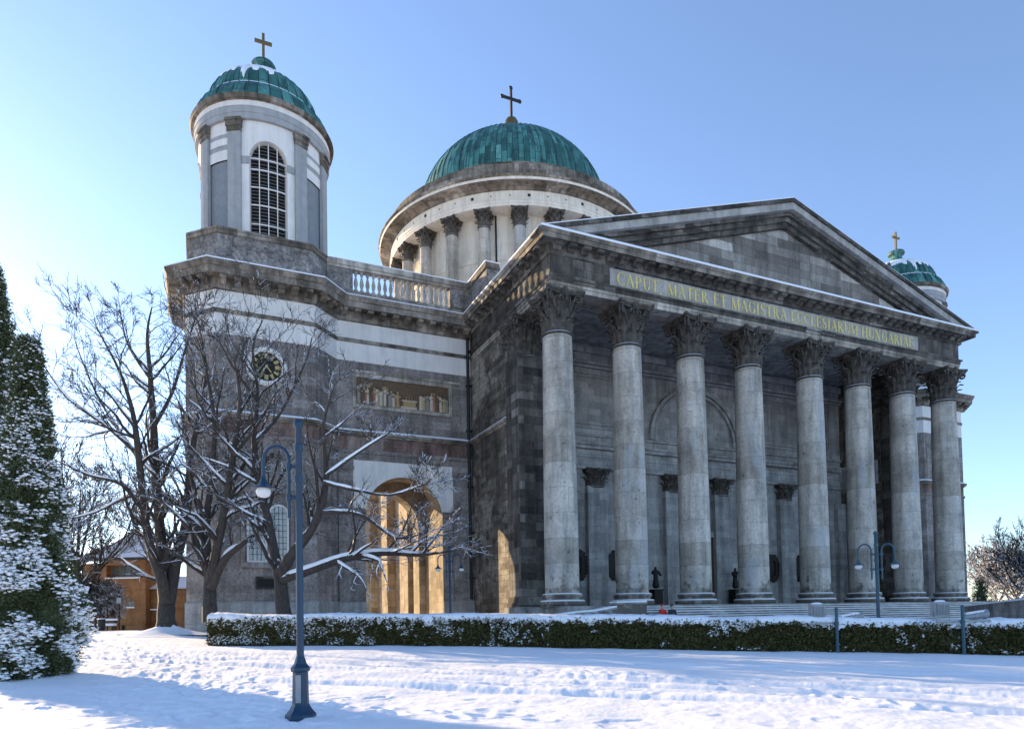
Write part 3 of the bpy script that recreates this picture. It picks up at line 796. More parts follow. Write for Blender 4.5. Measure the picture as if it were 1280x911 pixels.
at.poly([(x, y, 31.1) for x, y in AOC], 1)
at.build('attic_block', [M['attic'], M['cornice']], tower)
DR = 5.04
def cylmap(R): return lambda a, z, d: (TCX+(R-d)*sin(a), TCY-(R-d)*cos(a), z)
dm = MB(); fm = cylmap(DR); hw = 1.42/DR
ZD0, ZSP, ZD1 = 31.0, 37.3, 41.4
for k in range(4):
    a = k*pi/2-.02
    n_ = 22; aw = radians(22.6)
    def am(u, z, d, a=a): return fm(a+u, z, d)
    for lo, hi in ((-aw, -hw), (hw, aw)):
        for i in range(3):
            p, q = lo+(hi-lo)*i/3, lo+(hi-lo)*(i+1)/3
            dm.quad(am(p, ZD0, 0), am(q, ZD0, 0), am(q, 40.15, 0), am(p, 40.15, 0), 0)
    pts = [(-hw*cos(pi*i/n_), ZSP+1.42*sin(pi*i/n_)) for i in range(n_+1)]
    for (p, za), (q, zb) in zip(pts[:-1], pts[1:]): dm.quad(am(p, za, 0), am(q, zb, 0), am(q, 40.15, 0), am(p, 40.15, 0), 0)
    full = [(-hw, ZD0)]+pts+[(hw, ZD0)]
    for (p, za), (q, zb) in zip(full[:-1], full[1:]): dm.quad(am(p, za, 0), am(p, za, .6), am(q, zb, .6), am(q, zb, 0), 0)
    for i in range(14):
        p, q = aw+(pi/2-2*aw)*i/14, aw+(pi/2-2*aw)*(i+1)/14
        for z0, z1, mi in ((ZD0, 37.15, 2), (37.15, 37.95, 0), (37.95, 39.2, 1), (39.2, 40.15, 0)):
            dd = .12 if mi == 2 and 3 <= i < 11 else 0
            m2 = 0 if (mi == 2 and dd == 0) else mi
            dm.quad(am(p, z0, dd), am(q, z0, dd), am(q, z1, dd), am(p, z1, dd), m2)
            if mi == 1 and 4 <= i < 10: dm.quad(am(p, 38.3, -.04), am(q, 38.3, -.04), am(q, 38.85, -.04), am(p, 38.85, -.04), 0)
    for s in (-1, 1):                                # pilasters flanking the window, impost blocks
        ac = s*radians(28.4); w2 = radians(5.7)
        lo_, hi_ = ac-w2, ac+w2
        for (z0, z1, o, mi, gr) in ((ZD0, 39.2, .22, 1, 0), (39.2, 39.55, .30, 3, .02), (39.55, 39.95, .38, 3, .05), (39.95, 40.15, .46, 3, .07)):
            P = []
            for z in (z0, z1):
                for q in np.linspace(lo_-gr*.3, hi_+gr*.3, 5): P.append(am(q, z, -o))
                for q in np.linspace(hi_+gr*.3, lo_-gr*.3, 5): P.append(am(q, z, .05))
            dm.add(P, [(i, (i+1) % 10, 10+(i+1) % 10, 10+i) for i in range(10)]+[tuple(range(10))[::-1], tuple(range(10, 20))], mi)
        for q0, q1 in ((s*hw, s*radians(22.4)),):
            lo2, hi2 = sorted((q0, q1)); P = []
            for z in (36.75, 37.3):
                for q in (lo2, hi2): P.append(am(q, z, -.1))
                for q in (hi2, lo2): P.append(am(q, z, .05))
            dm.add(P, [(i, (i+1) % 4, 4+(i+1) % 4, 4+i) for i in range(4)]+[(3,2,1,0), (4,5,6,7)], 1)
c_ = (TCX, TCY)
dm.lathe([(DR, 40.15), (DR+.26, 40.15), (DR+.26, 40.6), (DR+.31, 40.62), (DR+.31, 41.05), (DR+.36, 41.1), (DR+.3, 41.12)], 64, c_, mi=1)
dm.lathe([(DR+.3, 41.12), (DR+.3, 41.50), (DR+.34, 41.52)], 64, c_, mi=0)
dm.lathe([(DR+.34, 41.52), (DR+.40, 41.58), (DR+.58, 41.60), (DR+.60, 41.76)], 64, c_, mi=3)
dm.lathe([(DR+.60, 41.76), (DR+.66, 41.92), (DR+.5, 41.98)], 64, c_, mi=4)
# shift the crowning courses to the measured heights
drum = dm.build('belfry_drum', [M['plaster'], M['greyplaster'], M['louvre'], M['cornice'], M['cornice']], tower, (TCX, TCY, 31), smooth=25, uv=('cyl', TCX, TCY, DR))
M['shutter'] = plain('grey_blue_shutter', (.22, .235, .25), .7, 0, .2, 3, .1)
drum.data.materials[2] = M['shutter']
for k in range(4):
    a = k*pi/2-.02; wb = MB()
    def am(u, z, d, a=a): return fm(a+u, z, d)
    n_ = 16
    for i in range(n_):
        p, q = -hw+2*hw*i/n_, -hw+2*hw*(i+1)/n_
        zt = lambda u: ZSP+1.42*sqrt(max(0, 1-(u/hw)**2))
        wb.quad(am(p, ZD0, .58), am(q, ZD0, .58), am(q, zt(q), .58), am(p, zt(p), .58), 2)
    z = ZD0+.08
    while z < ZSP+1.3:
        h2 = hw if z < ZSP else hw*sqrt(max(0.02, 1-((z-ZSP)/1.42)**2))
        for i in range(4):
            p, q = -h2+2*h2*i/4, -h2+2*h2*(i+1)/4
            wb.quad(am(p, z, .40), am(q, z, .40), am(q, z+.15, .55), am(p, z+.15, .55), 1)
        z += .27
    for u in (-hw/2, 0, hw/2):
        zt = ZSP+1.42*sqrt(1-(u/hw)**2)
        wb.add([am(u-.007, ZD0, .30), am(u+.007, ZD0, .30), am(u+.007, zt, .30), am(u-.007, zt, .30), am(u-.007, ZD0, .38), am(u+.007, ZD0, .38), am(u+.007, zt, .38), am(u-.007, zt, .38)],
               [(0,1,2,3),(0,3,7,4),(1,5,6,2)], 0)
    for z in (32.2, 33.7, 35.1, 36.5, 37.35):
        h2 = hw*.995
        for i in range(6):
            p, q = -h2+2*h2*i/6, -h2+2*h2*(i+1)/6
            wb.add([am(p, z, .29), am(q, z, .29), am(q, z+.09, .29), am(p, z+.09, .29), am(p, z, .38), am(q, z, .38)], [(0,1,2,3),(0,4,5,1)], 0)
    wb.build('belfry_window', [M['plaster'], M['louvre'], M['void']], drum, (TCX, TCY, 31))
cu = MB(); pr = [(5.55, 41.98), (5.52, 42.2), (5.40, 42.28), (5.30, 42.6), (5.05, 43.1), (4.72, 43.5), (4.55, 43.58)]
cu.lathe(pr, 64, c_)
dr_ = [(4.45*cos(a_), 43.5+3.5*sin(a_)) for a_ in np.linspace(0, pi/2*.985, 14)]
cu.lathe(dr_, 64, c_)
for i in range(40):
    a_ = 2*pi*i/40
    cu.tube([(TCX+(r+.02)*sin(a_), TCY-(r+.02)*cos(a_), z) for r, z in dr_], .05, 4)
    cu.tube([(TCX+(r+.02)*sin(a_), TCY-(r+.02)*cos(a_), z) for r, z in pr[2:]], .05, 4)
cupola = cu.build('cupola', M['copper'], tower, (TCX, TCY, 42.6), smooth=35, uv=('cyl', TCX, TCY, 3.6))
def snow_dome(rr, z0, h, a0, a1, e0, seed, parent, c, name='dome_snow'):
    """ragged snow lying on one side of a dome"""
    V, Fq = [], []; n1, n2 = 60, 24
    for i in range(n1+1):
        a = a0+(a1-a0)*i/n1
        edge = .5+.5*cos(2*pi*(i/n1-.5)); rag = .9*float(fbm(np.array([i*.7]), np.array([seed*3.1]), 3, seed))+.10*((i % 3)-1)
        lo = 1-(1-e0)*edge*(1+rag)
        for j in range(n2+1):
            e = (min(lo, .99)+(1-min(lo, .99))*j/n2)*pi/2*.99
            t = .10*min(1, j/2)*min(1, edge*3)+.01
            V.append((c[0]+(rr+t)*cos(e)*sin(a), c[1]-(rr+t)*cos(e)*cos(a), z0+(h+t)*sin(e)))
    Fq = [(i*(n2+1)+j, (i+1)*(n2+1)+j, (i+1)*(n2+1)+j+1, i*(n2+1)+j+1) for i in range(n1) for j in range(n2)]
    b = MB(); b.add(V, Fq); return b.build(name, M['snow'], parent, smooth=60)
snow_dome(4.45, 43.5, 3.5, radians(-150), radians(110), .26, 2, tower, c_, 'cupola_snow')
sn = MB(); sn.lathe([(4.72, 43.51), (4.66, 43.61), (4.46, 43.69)], 64, c_); sn.build('cupola_rim_snow', M['snow'], tower, smooth=50)
fn = MB(); fn.lathe([(.95, 46.9), (.75, 47.6), (.66, 47.7), (.62, 47.9), (.70, 48.05), (.98, 48.2), (1.02, 48.4), (.9, 48.6), (.45, 48.7), (.2, 48.85), (.12, 49.05), (0, 49.06)], 24, c_)
fn.build('finial', M['copper'], tower, (TCX, TCY, 48.6), smooth=35, uv=('cyl', TCX, TCY, 1))
cx = MB(); cx.box(TCX-.11, TCX+.11, TCY-.11, TCY+.11, 48.9, 51.3); cx.box(TCX-.70, TCX-.11, TCY-.10, TCY+.10, 50.45, 50.67); cx.box(TCX+.11, TCX+.70, TCY-.10, TCY+.10, 50.45, 50.67)
cx.build('cross', M['brass'], tower, (TCX, TCY, 48.9))
rtower = dup(tower, church, (XR+18.4, 17.8, 0))
WORG[rtower.name] = np.array((XR+18.4, 17.8, 0.))
for ch in rtower.children:                           # the drum stands on the same side of the block in both towers
    pass
# details only the left tower shows
cl = MB()
cl.lathe([(1.08, 0), (1.12, .12), (1.30, .2), (1.46, .14), (1.5, 0)], 48, (0, 0))
cl.v = [(-18.43+x, TY0-.02-z, 20.85+y) for x, y, z in cl.v]
clk = cl.build('clock', M['plaster'], tower, (-18.43, TY0, 20.85), smooth=40)
dl = MB(); dl.lathe([(0, .06), (1.1, .06)], 48, (0, 0)); dl.v = [(-18.43+x, TY0-z, 20.85+y) for x, y, z in dl.v]; dl.build('dial', M['void'], clk)
nm = MB()
for i in range(12):
    a = 2*pi*i/12; c0 = np.array([-18.43+.82*sin(a), TY0-.08, 20.85+.82*cos(a)])
    for q in ((-.075, 0, .075) if i % 3 else (-.1, -.03, .04, .11)):
        nm.obox(c0+np.array([cos(a), 0, -sin(a)])*q, (cos(a), 0, -sin(a)), (0, 1, 0), (sin(a), 0, cos(a)), .022, .02, .19)
for (a, L, w2) in ((radians(140), .55, .05), (radians(215), .82, .035)):
    d = np.array([sin(a), 0, cos(a)]); nm.obox(np.array([-18.43, TY0-.11, 20.85])+d*L*.4, (cos(a), 0, -sin(a)), (0, 1, 0), d, w2, .015, L*.6, taper=.5)
nm.build('numerals_and_hands', M['gold'], clk)
wn = MB(); fw2 = lambda u, z, d: (u, TY0-.03+d, z)
def win(mb, xc, hw_, z0, zs, frame=.14):
    n_ = 14; out = [(xc-hw_, z0)]+[(xc-hw_*cos(pi*i/n_), zs+hw_*sin(pi*i/n_)) for i in range(n_+1)]+[(xc+hw_, z0)]
    inn = [(xc-(hw_-frame), z0+frame)]+[(xc-(hw_-frame)*cos(pi*i/n_), zs+(hw_-frame)*sin(pi*i/n_)) for i in range(n_+1)]+[(xc+hw_-frame, z0+frame)]
    m = len(out)
    for i in range(m):
        j = (i+1) % m
        mb.quad((out[i][0], TY0-.12, out[i][1]), (out[j][0], TY0-.12, out[j][1]), (inn[j][0], TY0-.12, inn[j][1]), (inn[i][0], TY0-.12, inn[i][1]), 0)
        mb.quad((out[i][0], TY0+.02, out[i][1]), (out[j][0], TY0+.02, out[j][1]), (out[j][0], TY0-.12, out[j][1]), (out[i][0], TY0-.12, out[i][1]), 0)
        mb.quad((inn[i][0], TY0-.12, inn[i][1]), (inn[j][0], TY0-.12, inn[j][1]), (inn[j][0], TY0-.03, inn[j][1]), (inn[i][0], TY0-.03, inn[i][1]), 0)
    mb.poly([(p[0], TY0-.03, p[1]) for p in inn], 1)
    for q in np.linspace(-1, 1, 5)[1:-1]:
        mb.box(xc+q*(hw_-frame)-.02, xc+q*(hw_-frame)+.02, TY0-.06, TY0-.028, z0+frame, zs+(hw_-frame)*sqrt(1-q*q), 2)
    z = z0+.6
    while z < zs+.3: mb.box(xc-hw_+frame, xc+hw_-frame, TY0-.065, TY0-.029, z-.015, z+.015, 2); z += .45
win(wn, -19.18, .72, 6.0, 9.7); win(wn, -17.62, .72, 6.0, 9.7)
wn.box(-20.3, -16.5, TY0-.3, TY0+.02, 5.6, 5.98, 3)
for s in (-20.15, -16.65): wn.box(s-.14, s+.14, TY0-.2, TY0+.02, 5.98, 11.2, 3)
wn.box(-20.4, -16.4, TY0-.28, TY0+.02, 11.2, 11.6, 3)
M['paleglass'] = plain('frosted_leaded_glass', (.42, .45, .44), .2, 0, .35, 2.5, .05, .6)
wn.build('arched_window', [M['plaster'], M['paleglass'], M['dark_metal'], M['wall']], tower, (-18.4, TY0, 6))
pq = MB(); pq.box(-19.3, -17.1, TY0-.1, TY0+.01, 4.0, 4.95, 0); pq.box(-19.15, -17.25, TY0-.12, TY0-.1, 4.15, 4.8, 1); pq.build('wall_plaque', [M['dark'], M['void']], tower, (-18.2, TY0, 4.4))

# --- linking walls with their archway
def link(x0, x1, sgn, detailed):
    """x0 = tower side, x1 = portico side"""
    b = MB(); y = 14.2; a, c = min(x0, x1), max(x0, x1)
    fl = lambda u, z, d: (u, y+d, z); xc = (-7.25) if sgn > 0 else XR+7.25; hwd, zs = 3.35, 10.2
    arch_wall(b, fl, a, c, -.5, 10.9, xc, hwd, 40, 1, 0) if False else None
    for (p, q) in ((a, xc-hwd), (xc+hwd, c)):
        b.quad((p, y, 3.05), (q, y, 3.05), (q, y, 10.6), (p, y, 10.6), 0)
        b.box(p, q, y-.12, y+.05, -.5, 3.05, 1)
    # spandrels
    wl, wr = xc-4.35, xc+4.35; n = 28
    for (p, q) in ((a, wl), (wr, c)): b.quad((p, y, 10.6), (q, y, 10.6), (q, y, 14.75), (p, y, 14.75), 0)
    pts = [(xc-hwd*cos(pi*i/n), zs+hwd*sin(pi*i/n)) for i in range(n+1)]
    for (p, za), (q, zb) in zip(pts[:-1], pts[1:]):
        b.quad((p, y, max(za, 0)), (q, y, zb), (q, y, 14.75), (p, y, 14.75), 3)
    for (p, q) in ((wl, xc-hwd), (xc+hwd, wr)): b.quad((p, y, 10.6), (q, y, 10.6), (q, y, 14.75), (p, y, 14.75), 3)
    for (p, q) in ((a, xc-hwd), (xc+hwd, c)):
        b.box(p, q, y-.14, y+.02, 10.3, 10.75, 0)
    full = [(xc-hwd, -.5)]+pts+[(xc+hwd, -.5)]
    for yy, d in ((y, 1.9), (y+9, -1.9)):
        for (p, za), (q, zb) in zip(full[:-1], full[1:]): b.quad((p, yy, za), (p, yy+d, za), (q, yy+d, zb), (q, yy, zb), 5)
    for yy in (y+1.9, y+7.1, y+9):
        for (p, q) in ((a, xc-hwd), (xc+hwd, c)): b.quad((p, yy, -.5), (q, yy, -.5), (q, yy, 14.75), (p, yy, 14.75), 5)
        for (p, za), (q, zb) in zip(pts[:-1], pts[1:]): b.quad((p, yy, za), (q, yy, zb), (q, yy, 14.75), (p, yy, 14.75), 5)
    b.box(a-.3, c+.3, y+.3, y+8.8, 14.6, 28.1, 0)
    for xx in (xc-hwd-.6, xc+hwd+.6): b.quad((xx, y+1.9, -.5), (xx, y+7.1, -.5), (xx, y+7.1, 14.7), (xx, y+1.9, 14.7), 5)
    for z0, z1, mi, o in ((14.75, 15.6, 0, 0), (15.6, 16.7, 2, .02), (16.7, 22.95, 0, 0), (22.95, 24.5, 3, 0), (24.5, 24.8, 4, .02), (24.8, 26.2, 3, 0), (26.2, 28.0, 4, 0)):
        b.quad((a, y+o, z0), (c, y+o, z0), (c, y+o, z1), (a, y+o, z1), mi)
    b.box(a, c, y-.1, y+.02, 24.5, 24.8, 4)
    b.box(a, c, y-.12, y+.02, 15.3, 15.6, 0)
    o = b.build('archway_wall', TM+[M['arch']], church, (xc, y, 0))
    pth = [(a, y), (c, y)]
    k = MB(); k.sweep(pth, LEDGE); k.build('string_course', M['cornice'], o)
    k = MB(); k.sweep(pth, [(0, 17.14), (.35, 17.085), (.33, 17.16), (0, 17.32)]); k.build('ledge_snow', M['snow'], o)
    k = MB(); k.sweep(pth, CPROF); mods_along(k, pth, False, 26.99, .24, w_=.24, h_=.45, L=.78)
    k.box(a, c, y-.3, y+.6, 28.0, 28.75); k.build('cornice', M['cornice'], o)
    k = MB(); k.sweep(pth, [(.32, 28.14), (1.40, 27.87), (1.38, 27.94), (.32, 28.24)]); k.build('cornice_snow', M['snow'], o)
    if detailed:
        for p, q in ((xc+hwd+1.0, c-.18), (a+.02, xc-hwd-1.0)):
            k = MB(); k.box(p, q, y-.16, y+.01, 3.05, 13.9); k.box(p-.08, q+.08, y-.26, y+.01, 13.9, 14.2); k.box(p-.04, q+.04, y-.2, y+.01, 14.2, 14.75)
            k.build('pilaster', M['wall'], o)
    return o
lk = link(-12.8, -1.08, 1, True); link(XR+12.8, XR+1.08, -1, False)
# balustrade
bl = MB(); bl.box(-13.6, -11.5, 13.75, 14.35, 28.05, 30.4, 1); bl.box(-3.05, -1.2, 13.75, 14.35, 28.75, 30.4, 1)
bl.box(-13.6, -1.2, 13.68, 14.42, 30.4, 30.62, 0); bl.box(-13.65, -1.2, 13.58, 14.52, 30.62, 31.05, 0)
bal = bl.build('balustrade', [M['fascia'], M['attic']], church, (-7.2, 14, 28.7))
sn = MB(); sn.box(-12.95, -1.2, 13.6, 14.5, 31.055, 31.13); sn.build('rail_snow', M['snow'], bal)
bq = MB(); bz = 28.75
bq.lathe([(.16, bz), (.17, bz+.14), (.09, bz+.2), (.10, bz+.3), (.17, bz+.55), (.18, bz+.7), (.13, bz+.95), (.075, bz+1.2), (.08, bz+1.3), (.14, bz+1.36), (.09, bz+1.42), (.15, bz+1.5), (.16, bz+1.65)], 12, (-11.2, 14.05))
b0 = bq.build('baluster', M['panel'], bal, (-11.2, 14.05, bz), smooth=40)
for i in range(1, 17): dup(b0, bal, (-11.2+i*.49, 14.05, bz))
fp = MB(); fp.box(-1.35, -.3, 9.5, 14.4, 27.9, 30.5, 0); fp.box(-1.5, -.15, 9.35, 14.4, 30.5, 30.7, 1); fp.box(-1.42, -.2, 9.43, 14.4, 30.7, 31.02, 1)
fpo = fp.build('parapet', [M['attic'], M['cornice']], church); sn = MB(); sn.box(-1.5, -.15, 9.38, 14.4, 31.025, 31.1); sn.build('parapet_snow', M['snow'], fpo)
# drain pipe in the corner
dp = MB(); dp.tube([(-1.42, 13.95, 3.2), (-1.42, 13.95, 26.3)], .13, 10)
for z in (5, 9, 13, 18, 22): dp.box(-1.6, -1.1, 13.8, 14.15, z, z+.1)
dp.build('drain_pipe', M['dark_metal'], church, smooth=40)
# picture relief in its frame
rl = MB(); X0, X1, Z0, Z1 = -11.25, -3.2, 19.4, 21.65; y = 14.2
for (a, b2, c2, d2) in ((X0-.3, X1+.3, Z1, Z1+.35), (X0-.3, X1+.3, Z0-.3, Z0), (X0-.3, X0, Z0, Z1), (X1, X1+.3, Z0, Z1)): rl.box(a, b2, y-.14, y+.01, c2, d2, 0)
rl.box(X0-.35, X1+1.0, y-.22, y+.01, Z1+.35, Z1+.55, 0)
rl.box(X0, X1, y-.03, y+.01, Z0, Z1, 1)
M['mosaic'] = plain('dim_gilt_ground', (.14,.085,.045), .6, .2, .4, 4, .1)
relief = rl.build('picture_relief', [M['fascia'], M['mosaic']], church, (-7.2, y, 20.5))
cols = [plain('relief_stone', (.50,.42,.31)), plain('relief_russet', (.30,.13,.08)), plain('relief_brown', (.12,.07,.04)), plain('relief_ochre', (.36,.25,.11)), plain('relief_grey', (.25,.22,.18))]
rg = random.Random(5); fg = MB()
spots = [(-11.0+i*.36, rg.choice((0, 1, 2, 3, 4, 0))) for i in range(10)]+[(-10.85+i*.36, rg.choice((1, 2, 3, 4))) for i in range(9)]+[(-5.7, 0), (-5.45, 3), (-5.1, 4), (-4.75, 0), (-4.5, 1), (-4.2, 2), (-3.95, 0), (-3.6, 3), (-3.4, 4)]
for xx, ci in spots:
    h = rg.uniform(1.35, 1.75); tl = rg.uniform(-.1, .1)
    fg.lathe([(.20, 0), (.17, .35*h), (.14, .6*h), (.19, .76*h), (.07, .84*h), (.02, .86*h)], 8, (xx, y-.12), mi=ci)
    k = 8*6
    for q in range(len(fg.v)-k, len(fg.v)):
        a_, b_, z_ = fg.v[q]; fg.v[q] = (a_+tl*z_*.3, y-.1+(b_-y+.12)*.5, Z0+.02+z_)
    fg.obox((xx+tl*h*.28, y-.12, Z0+h*.92), (1,0,0), (0,1,0), (0,0,1), .075, .06, .10, rg.choice((2, 3)))
    s = rg.choice((-1, 1)); fg.obox((xx+s*.17, y-.16, Z0+h*.66), (.7, 0, .5*s), (0,1,0), (-.5*s, 0, .7), .16, .04, .05, ci)
fg.box(-7.5, -6.1, y-.16, y-.03, Z0, Z0+.2, 0); fg.box(-7.3, -6.2, y-.2, y-.03, Z0+.2, Z0+.62, 3); fg.box(-7.4, -6.1, y-.22, y-.03, Z0+.62, Z0+.72, 0)
for xx in (-7.0, -6.75, -6.5): fg.box(xx-.02, xx+.02, y-.12, y-.06, Z0+.72, Z0+1.1, 3)
fg.build('relief_figures', cols, relief)
# --- nave behind
nv = MB(); nv.box(-3.2, XR+3.2, 23.2, 62, -.5, 27.5, 0); nv.box(.5, XR-.5, 12.0, 24, 0, 28.0, 0); nv.box(4, XR-4, 34, 68, 27.5, 36, 0)
yq = 24.5
while yq < 60:
    nv.box(-4.1, -3.2, yq, yq+2.6, -.5, 24, 1); nv.box(-4.3, -3.2, yq-.15, yq+2.75, -.5, 1.9, 1); yq += 8.1
nv.box(-13, -3.2, 56, 66, -.5, 27.5, 1)
nv.build('nave_wall', [M['arch'], M['arch'], M['plaster']], church)
# --- great dome
DX, DY = 20.45, 50.5; c_ = (DX, DY)
gd = MB()
gd.lathe([(19, 35.5), (19, 39.9), (16.1, 40), (16.1, 43.6), (16.25, 43.65), (16.25, 44.1), (16.1, 44.15), (16.1, 46.9), (16.22, 46.92), (16.22, 47.5), (16.1, 47.52), (16.1, 52.65)], 96, c_, mi=0)
gd.lathe([(16.1, 52.65), (18.35, 52.65), (18.35, 52.95), (18.42, 52.97), (18.42, 53.25), (18.5, 53.3), (18.32, 53.36)], 96, c_, mi=1)
gd.lathe([(18.32, 53.36), (18.32, 54.55)], 96, c_, mi=0)
gd.lathe([(18.32, 54.55), (18.5, 54.6), (18.6, 54.85), (18.9, 54.95), (19.85, 55.05)], 96, c_, mi=2)
gd.lathe([(19.85, 55.05), (19.9, 55.35)], 96, c_, mi=1)
gd.lathe([(19.9, 55.35), (20.1, 55.55), (20.1, 55.65), (18.75, 56.0)], 96, c_, mi=2)
gd.lathe([(18.75, 56.0), (18.75, 57.7), (18.3, 57.8)], 96, c_, mi=2)
gd.lathe([(18.3, 57.8), (17.4, 58.1), (17.4, 58.7), (16.2, 59.0), (16.2, 59.7), (15.0, 60.1), (14.6, 60.3)], 96, c_, mi=2)
gdrum = gd.build('dome_drum', [M['cream'], M['cream'], M['cornice']], church, (DX, DY, 40), smooth=25, uv=('cyl', DX, DY, 17))
for i in range(48):
    a = radians(3.75+7.5*i); s = .17 if i % 3 == 0 else .07
    d = np.array([sin(a), -cos(a), 0])
    hb = MB(); hb.obox(np.array([DX, DY, 53.95])+d*18.33, (cos(a), sin(a), 0), d, (0,0,1), s, .03, s); hb.build('frieze_vent', M['void'], gdrum)
dp = MB(); a = radians(-33); dp.tube([(DX+16.3*sin(a), DY-16.3*cos(a), 41), (DX+16.3*sin(a), DY-16.3*cos(a), 52.6)], .12, 8); dp.build('drum_pipe', M['dark_metal'], gdrum)
dk = MB()
R0 = 17.3
a0 = radians(-7.5); px_, py_ = DX+R0*sin(a0), DY-R0*cos(a0)
dk.lathe([(1.05, 41), (1.05, 41.5), (.86, 41.7)]+[(.86-.12*max(0, (t-.2)/.8), 41.7+8.9*t) for t in np.linspace(0, 1, 8)], 24, (px_, py_))
dc0 = dk.build('drum_column', M['colpale'] if 'colpale' in M else M['column'], church, (px_, py_, 41), smooth=40, uv=('cyl', px_, py_, .86))
cc = cap0.copy(); cc.name = 'capital'; COL.objects.link(cc); link_to(cc, dc0, (px_, py_, 50.55)); cc.scale = (.72, .72, .735); cc.rotation_euler = (0, 0, a0)
for i in range(1, 24):
    a = radians(-7.5+15*i); o = dup(dc0, church, (DX+R0*sin(a), DY-R0*cos(a), 41))
    for ch in o.children: ch.rotation_euler = (0, 0, a)
rr, z0, hh_ = 14.1, 60.5, 12.2
dd = MB(); dpf = [(rr*cos(e), z0+hh_*sin(e)) for e in np.linspace(0, pi/2*.985, 26)]
dd.lathe([(14.6, 60.25), (14.5, 60.5)]+dpf, 120, c_)
for i in range(84):
    a = 2*pi*i/84; dd.tube([(DX+(r+.03)*sin(a), DY-(r+.03)*cos(a), z) for r, z in dpf[:-2:2]], .07, 4)
gdome = dd.build('main_dome', M['copper'], church, (DX, DY, 62), smooth=35, uv=('cyl', DX, DY, 11.5))
snow_dome(14.1, 60.5, 12.2, radians(-30), radians(60), .60, 5, gdome, c_)
sn = MB(); sn.lathe([(14.75, 60.25), (14.7, 60.45), (14.3, 60.65)], 96, c_); sn.build('dome_rim_snow', M['snow'], gdome, smooth=50)
fn = MB(); fn.lathe([(1.5, 72.5), (1.1, 73.6), (1.0, 75.4), (1.05, 76.4), (.8, 76.9), (.4, 77.2), (.15, 77.35), (0, 77.4)], 24, c_); fn.build('finial', M['brass'], gdome, smooth=50)
cx = MB(); cx.box(DX-.16, DX+.16, DY-.16, DY+.16, 77.2, 81.7); cx.box(DX-1.3, DX-.16, DY-.15, DY+.15, 80.0, 80.32); cx.box(DX+.16, DX+1.3, DY-.15, DY+.15, 80.0, 80.32)
for (ex, ez) in ((-1.45, 80.16), (1.45, 80.16), (0, 81.85)):
    cx.lathe([(0, -.34), (.24, -.24), (.34, 0), (.24, .24), (0, .34)], 10, (0, 0)); kk = 50
    for q in range(len(cx.v)-kk, len(cx.v)): x_, y_, z_ = cx.v[q]; cx.v[q] = (DX+ex+x_, DY+y_*.6, ez+z_)
cx.build('cross', M['dark_metal'], gdome, (DX, DY, 77.2))
# ------------------------------------------------------------------ low walls around the steps
def stone_run(mb, a, b, z0a, z1a, z0b, z1b, th, mi=0):
    a = np.array(a[:2], float); b = np.array(b[:2], float); e = (b-a)/np.linalg.norm(b-a); n = np.array([-e[1], e[0]])*th
    P = []
    for (p, z0, z1) in ((a, z0a, z1a), (b, z0b, z1b)):
        for (q, z) in ((p, z0), (p+n, z0), (p+n, z1), (p, z1)): P.append((q[0], q[1], z))
    mb.add(P, [(0,1,2,3), (7,6,5,4), (0,4,5,1), (1,5,6,2), (2,6,7,3), (3,7,4,0)], mi)
cw = thing('stepped_wall', (1.0, -3.6, 0), 'low stepped stone wall capped with snow beside the column bases, left of the church steps', 'wall')
b = MB(); s = MB(); cp = MB()
for (x0, x1, za, zb) in ((-2.9, -1.2, 1.60, 1.78), (-1.2, .0, 1.80, 1.86), (.0, 1.9, 1.84, 2.12), (1.9, 4.3, 2.42, 2.44)):
    stone_run(b, (x0, -3.9), (x1, -3.9), -.5, za-.12, -.5, zb-.12, .8); stone_run(cp, (x0-.03, -3.98), (x1+.03, -3.98), za-.118, za, zb-.118, zb, .96)
    stone_run(s, (x0, -3.95), (x1, -3.95), za+.003, za+.09, zb+.003, zb+.11, .9)
b.build('wall_blocks', M['column'], cw); cp.build('coping', M['plinth'], cw); s.build('snow', M['snow'], cw)
A = onD(1203, 757, 50); B = onD(1330, 742, 33)
rw = thing('terrace_wall', (A+B)/2*np.array([1, 1, 0]), 'long stone terrace wall with snowy top running off right of the church steps', 'wall')
b = MB(); s = MB(); stone_run(b, A, B, -1.6, A[2]-.06, -1.6, B[2]-.06, .7); stone_run(s, A, B, A[2]-.055, A[2]+.03, B[2]-.055, B[2]+.05, .74)
k = A+(B-A)*.55; b.box(k[0]-.1, k[0]+1.5, k[1]-.75, k[1]+.7, -1.6, 1.75)
b.build('wall_blocks', M['wall'], rw); s.build('snow', M['snow'], rw)

